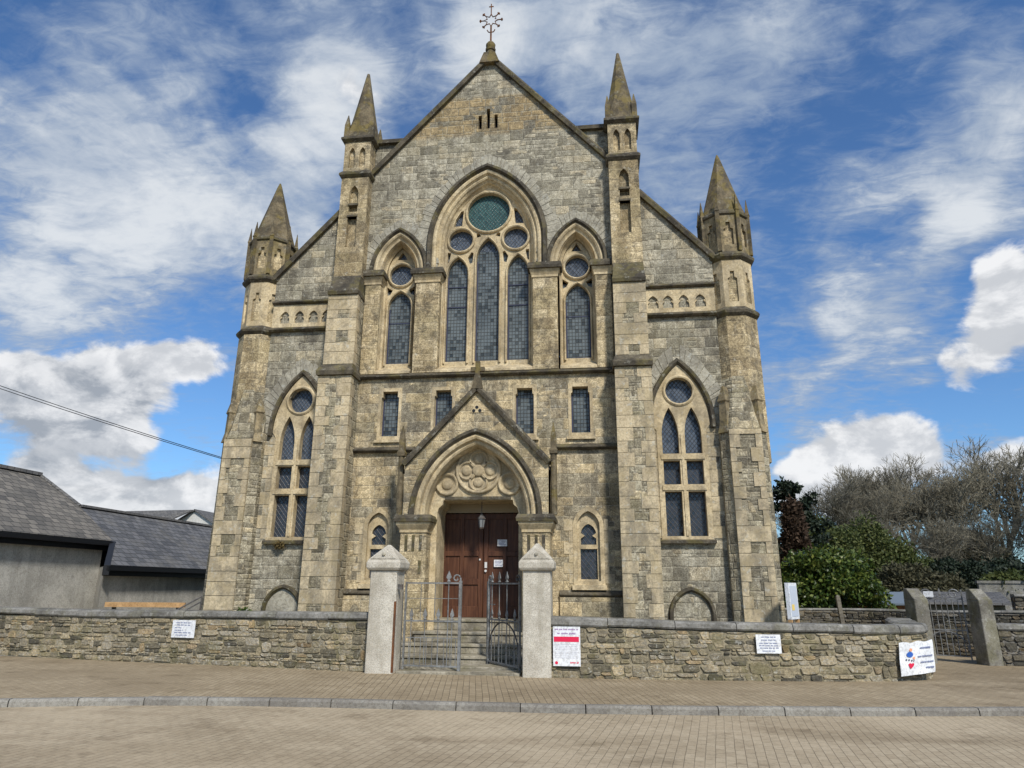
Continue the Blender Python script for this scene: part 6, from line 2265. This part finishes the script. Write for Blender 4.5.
def stems(name, x, y, z0, z1, n, spread, mat, parent, seed, r=.04):
    rng = random.Random(seed)
    m = MB()
    for i in range(n):
        an = rng.uniform(0, 6.28)
        q = rng.uniform(.2, 1) * spread
        m.tube([(x + .1 * math.cos(an), y + .1 * math.sin(an), z0), (x + q * .5 * math.cos(an), y + q * .5 * math.sin(an), z0 + (z1 - z0) * .5), (x + q * math.cos(an), y + q * math.sin(an), z1)], r, 5, r * .35)
    return m.build(name, mat, parent)


LB_ = thing('laurel_bush', (9.55, 6.4, 0), 'rounded bright green laurel bush with glossy leaves, behind the low garden wall', 'bush')
lc = clumpset(9.55, 6.4, 1.75, 1.75, 1.3, 1.25, 46, 5, .30) + clumpset(8.6, 6.3, 1.5, .9, .8, .9, 12, 6, .35) + clumpset(10.9, 6.0, 1.35, .75, .7, .75, 12, 7, .35)
leaf_cloud('foliage', lc, 26000, .125, MT['laurel'], LB_, 3, flat=.5, droop=.3)
stems('stem', 9.55, 6.4, 0, 2.0, 9, 1.1, MT['bark_dark'], LB_, 3)

# dark evergreen with layered ragged limbs behind the right turret
def fir(name, x, y, h, label, seed, mat, rmax, n_br, count, leaf=.5, trunk='bark_dark', base=.12):
    T_ = thing(name, (x, y, 0), label, 'tree')
    rng = random.Random(seed)
    m = MB()
    m.tube([(x, y, -.1), (x + .1, y, h * .5), (x, y, h)], .22, 7, .04)
    cl = []
    for i in range(n_br):
        f = base + (1 - base) * i / n_br
        an = rng.uniform(0, 6.28)
        ln = rmax * (1 - f) ** .65 * rng.uniform(.55, 1.2) + .3
        rise = rng.uniform(-.05, .35) * ln
        m.tube([(x, y, h * f), (x + ln * .55 * math.cos(an), y + ln * .55 * math.sin(an), h * f + rise * .4), (x + ln * math.cos(an), y + ln * math.sin(an), h * f + rise)], .05, 5, .012)
        for q in range(5):
            u = rng.uniform(.3, 1.0)
            cl.append((x + ln * u * math.cos(an) + rng.uniform(-.25, .25), y + ln * u * math.sin(an) + rng.uniform(-.25, .25), h * f + rise * u + rng.uniform(-.1, .2), rng.uniform(.12, .34), rng.uniform(.12, .34), rng.uniform(.06, .15)))
    m.build('trunk', MT[trunk], T_)
    leaf_cloud('crown', cl, count, leaf, MT[mat], T_, seed, droop=.2, shell=.2)
    return T_


fir('evergreen_tree', 12.3, 18.0, 6.5, 'dark ragged evergreen tree standing beside the right turret', 12, 'fir', 2.7, 34, 9000, .20)
BC = thing('brown_conifer', (10.7, 12.5, 0), 'narrow rusty-brown conifer in front of the dark evergreen tree', 'tree')
cl = []
rng = random.Random(4)
for i in range(60):
    f = i / 60
    r_ = .75 * (1 - f) ** .6 + .06
    an = rng.uniform(0, 6.28)
    cl.append((10.7 + r_ * .6 * math.cos(an), 12.5 + r_ * .6 * math.sin(an), .3 + 4.5 * f, .28, .28, .4))
leaf_cloud('crown', cl, 12000, .16, MT['rusty_conifer'], BC, 14, droop=-.6)
stems('trunk', 10.7, 12.5, 0, 4.6, 2, .05, MT['bark_dark'], BC, 3, .12)


# bare winter trees
def bare_mesh(seed, H=12.0, spread=1.0):
    rng = random.Random(seed)
    Vs, Fs = [], []

    def seg_(p, q, r0, r1, n):
        d = (q - p).normalized()
        a = d.orthogonal().normalized()
        b_ = d.cross(a)
        o = len(Vs)
        for pp, rr in ((p, r0), (q, r1)):
            for k in range(n):
                an = 2 * math.pi * k / n
                Vs.append(tuple(pp + (a * math.cos(an) + b_ * math.sin(an)) * rr))
        for k in range(n):
            j = (k + 1) % n
            Fs.append((o + k, o + j, o + n + j, o + n + k))

    def grow(p, d, ln, r, lev):
        steps = 3 if lev < 4 else 2
        q = p
        for i in range(steps):
            d = (d + Vector((rng.uniform(-1, 1), rng.uniform(-1, 1), rng.uniform(-.4, .9))) * (.10 + .035 * lev)).normalized()
            q2 = q + d * ln / steps
            ra, rb = r * (1 - .3 * i / steps), r * (1 - .3 * (i + 1) / steps)
            seg_(q, q2, ra, rb, 6 if lev < 2 else (4 if lev < 4 else 3))
            q = q2
            if lev < 6 and (i > 0 or lev > 0) and rng.random() < .75:
                sd = d.orthogonal().normalized()
                sd = Matrix.Rotation(rng.uniform(0, 6.28), 3, d) @ sd
                nd = (d * rng.uniform(.55, .9) + sd * rng.uniform(.5, .95) * spread + Vector((0, 0, .15))).normalized()
                grow(q, nd, ln * rng.uniform(.6, .8), max(rb * .62, .016), lev + 1)
        if lev < 6:
            for k in range(2 if lev else 3):
                sd = Matrix.Rotation(rng.uniform(0, 6.28), 3, d) @ d.orthogonal().normalized()
                nd = (d + sd * rng.uniform(.35, .7) * spread).normalized()
                grow(q, nd, ln * rng.uniform(.62, .82), max(r * .6, .016), lev + 1)
    grow(Vector((0, 0, -.2)), Vector((0, 0, 1)), H * .26, H * .022, 0)
    me = bpy.data.meshes.new('bare_crown')
    me.from_pydata(Vs, [], Fs)
    me.materials.append(MT['bark'])
    return me


bare = [bare_mesh(s_, 12.0, sp) for s_, sp in ((21, 1.0), (22, 1.15), (25, .95))]
# one mesh each: trunk and crown are parts, so split the lowest segments off as the trunk


def bare_tree(i, x, y, z, sc, rot, label):
    T_ = thing('bare_tree', (x, y, z), label, 'tree', 'bare winter trees on the far hillside')
    o = bpy.data.objects.new('crown', bare[i])
    col.objects.link(o)
    o.parent = T_
    T_.scale = (sc, sc, sc)
    T_.rotation_euler = (0, 0, rot)
    m = MB()
    m.tube([(0, 0, -.6), (.03, 0, 1.0), (0, .05, 2.6)], .34, 8, .24)
    t_ = m.build('trunk', MT['bark'])
    t_.parent = T_


def ground_z(x, y):
    return 5.0 * (1 / (1 + math.exp(-(y - 62) / 9))) * (1 / (1 + math.exp(-(x - 16) / 6))) - 0.4 + 0.35 * math.sin(x * 0.31) * math.cos(y * 0.23)


BT = [(25.5, 60, 1.00, 'bare grey tree with a rounded crown, leftmost of the bare trees on the hillside'),
      (29.5, 58, 1.12, 'bare twiggy tree rising above the green shrubs, second from the left of the bare trees'),
      (33.6, 59, 1.22, 'bare twiggy tree with a domed crown above the left side-gate post'),
      (37.6, 57, 1.20, 'bare twiggy tree with a dense crown straight above the iron side gate'),
      (43.2, 60, 1.50, 'tallest bare tree, its crown standing against the clouds near the right edge'),
      (40.5, 45, 1.00, 'bare tree standing nearer, its twigs filling the right edge of the view'),
      (47.5, 56, 1.30, 'bare tree at the extreme right edge of the hillside'),
      (31.8, 66, 1.25, 'bare tree standing behind the others, its top between two crowns'),
      (35.8, 68, 1.32, 'bare tree at the back of the hillside, right of the domed crown'),
      (39.8, 67, 1.28, 'bare tree at the back of the hillside, behind the dense crown'),
      (31.0, 47, .72, 'small bare tree before the hillside, above the low outbuilding'),
      (35.2, 46, .80, 'small bare tree before the hillside, above the right side-gate post'),
      (27.6, 50, .74, 'small bare tree at the left foot of the hillside')]
for k, (x, y, sc, lab) in enumerate(BT):
    bare_tree(k % 3, x, y, ground_z(x, y), sc, k * 1.7, lab)


def shrub(x, y, z, rx, ry, rz, mat, label, seed, n=26000, leaf=.22, name='green_shrub', group='shrubs below the bare trees'):
    T_ = thing(name, (x, y, z - rz), label, 'shrub', group)
    leaf_cloud('foliage', clumpset(x, y, z, rx, ry, rz, 34, seed, .34), n, leaf, MT[mat], T_, seed, flat=.3)
    stems('stem', x, y, max(z - rz, -.4), z + rz * .4, 6, rx * .6, MT['bark_dark'], T_, seed, .08)


shrub(19.0, 36, 3.3, 3.0, 2.4, 3.3, 'shrub', 'green evergreen shrub right behind the laurel bush', 41)
shrub(22.8, 38, 3.2, 3.0, 2.4, 3.3, 'shrub', 'broad green evergreen shrub behind the left side-gate post', 42)
shrub(15.9, 34, 2.3, 2.2, 2.0, 2.5, 'shrub_brown', 'dull brownish shrub between the dark evergreen and the green shrubs', 43)
shrub(26.4, 40, 2.5, 2.8, 2.2, 2.5, 'shrub', 'dark green shrub above the iron side gate', 44)
shrub(28.8, 39, 1.9, 2.4, 2.0, 1.9, 'fir', 'very dark evergreen shrub to the right of the side gate', 45)
shrub(33.0, 40, 1.9, 3.0, 2.2, 1.9, 'fir', 'very dark evergreen shrub at the right edge under the bare trees', 46)
shrub(22.4, 30, 1.7, 2.2, 1.6, 1.6, 'shrub_brown', 'low olive-brown shrub in front of the green shrubs, above the sheds', 47)
shrub(18.6, 12.4, 1.75, 1.5, .8, .5, 'shrub', 'low leafy shrub spilling over the wall right of the side gate', 48, 5000, .16)
shrub(28.5, 52, 3.0, 3.6, 2.6, 2.6, 'shrub_brown', 'big olive-brown thicket on the hillside under the bare trees', 49, 26000, .25)
shrub(36.5, 52, 3.0, 4.0, 2.6, 2.4, 'shrub_brown', 'olive-brown thicket on the hillside at the right edge', 50, 26000, .25)
HH = thing('white_house', (40.7, 63, 2), 'white house glimpsed through the bare twigs at the right', 'house', None)
m = MB()
m.box(38.5, 43.0, 61, 65, 2.0, 6.4)
m.build('wall', MT['pale_render'], HH)
m = MB()
m.loft([[(38.2, 60.7, 6.4), (43.3, 60.7, 6.4), (43.3, 65.3, 6.4), (38.2, 65.3, 6.4)], [(39.0, 62.9, 7.6), (42.5, 62.9, 7.6), (42.5, 63.1, 7.6), (39.0, 63.1, 7.6)]])
m.build('roof', MT['slate_plain'], HH)

# small plants on the masonry
for (x, y, z, r_, mat, lab, sd) in ((-5.1, -.12, 2.55, .13, 'plant_brown', 'brown tuft of plants growing under the left tall window', 61), (-5.72, -.35, .95, .2, 'laurel', 'small green weed growing at the foot of the left turret', 62)):
    W_ = leaf_cloud('wall_plant', [(x, y, z, r_, r_ * .5, r_ * .5)], 260, .07, MT[mat], None, sd, droop=.1, shell=.1)
    tag(W_, lab, 'plant', 'small plants on the chapel walls')
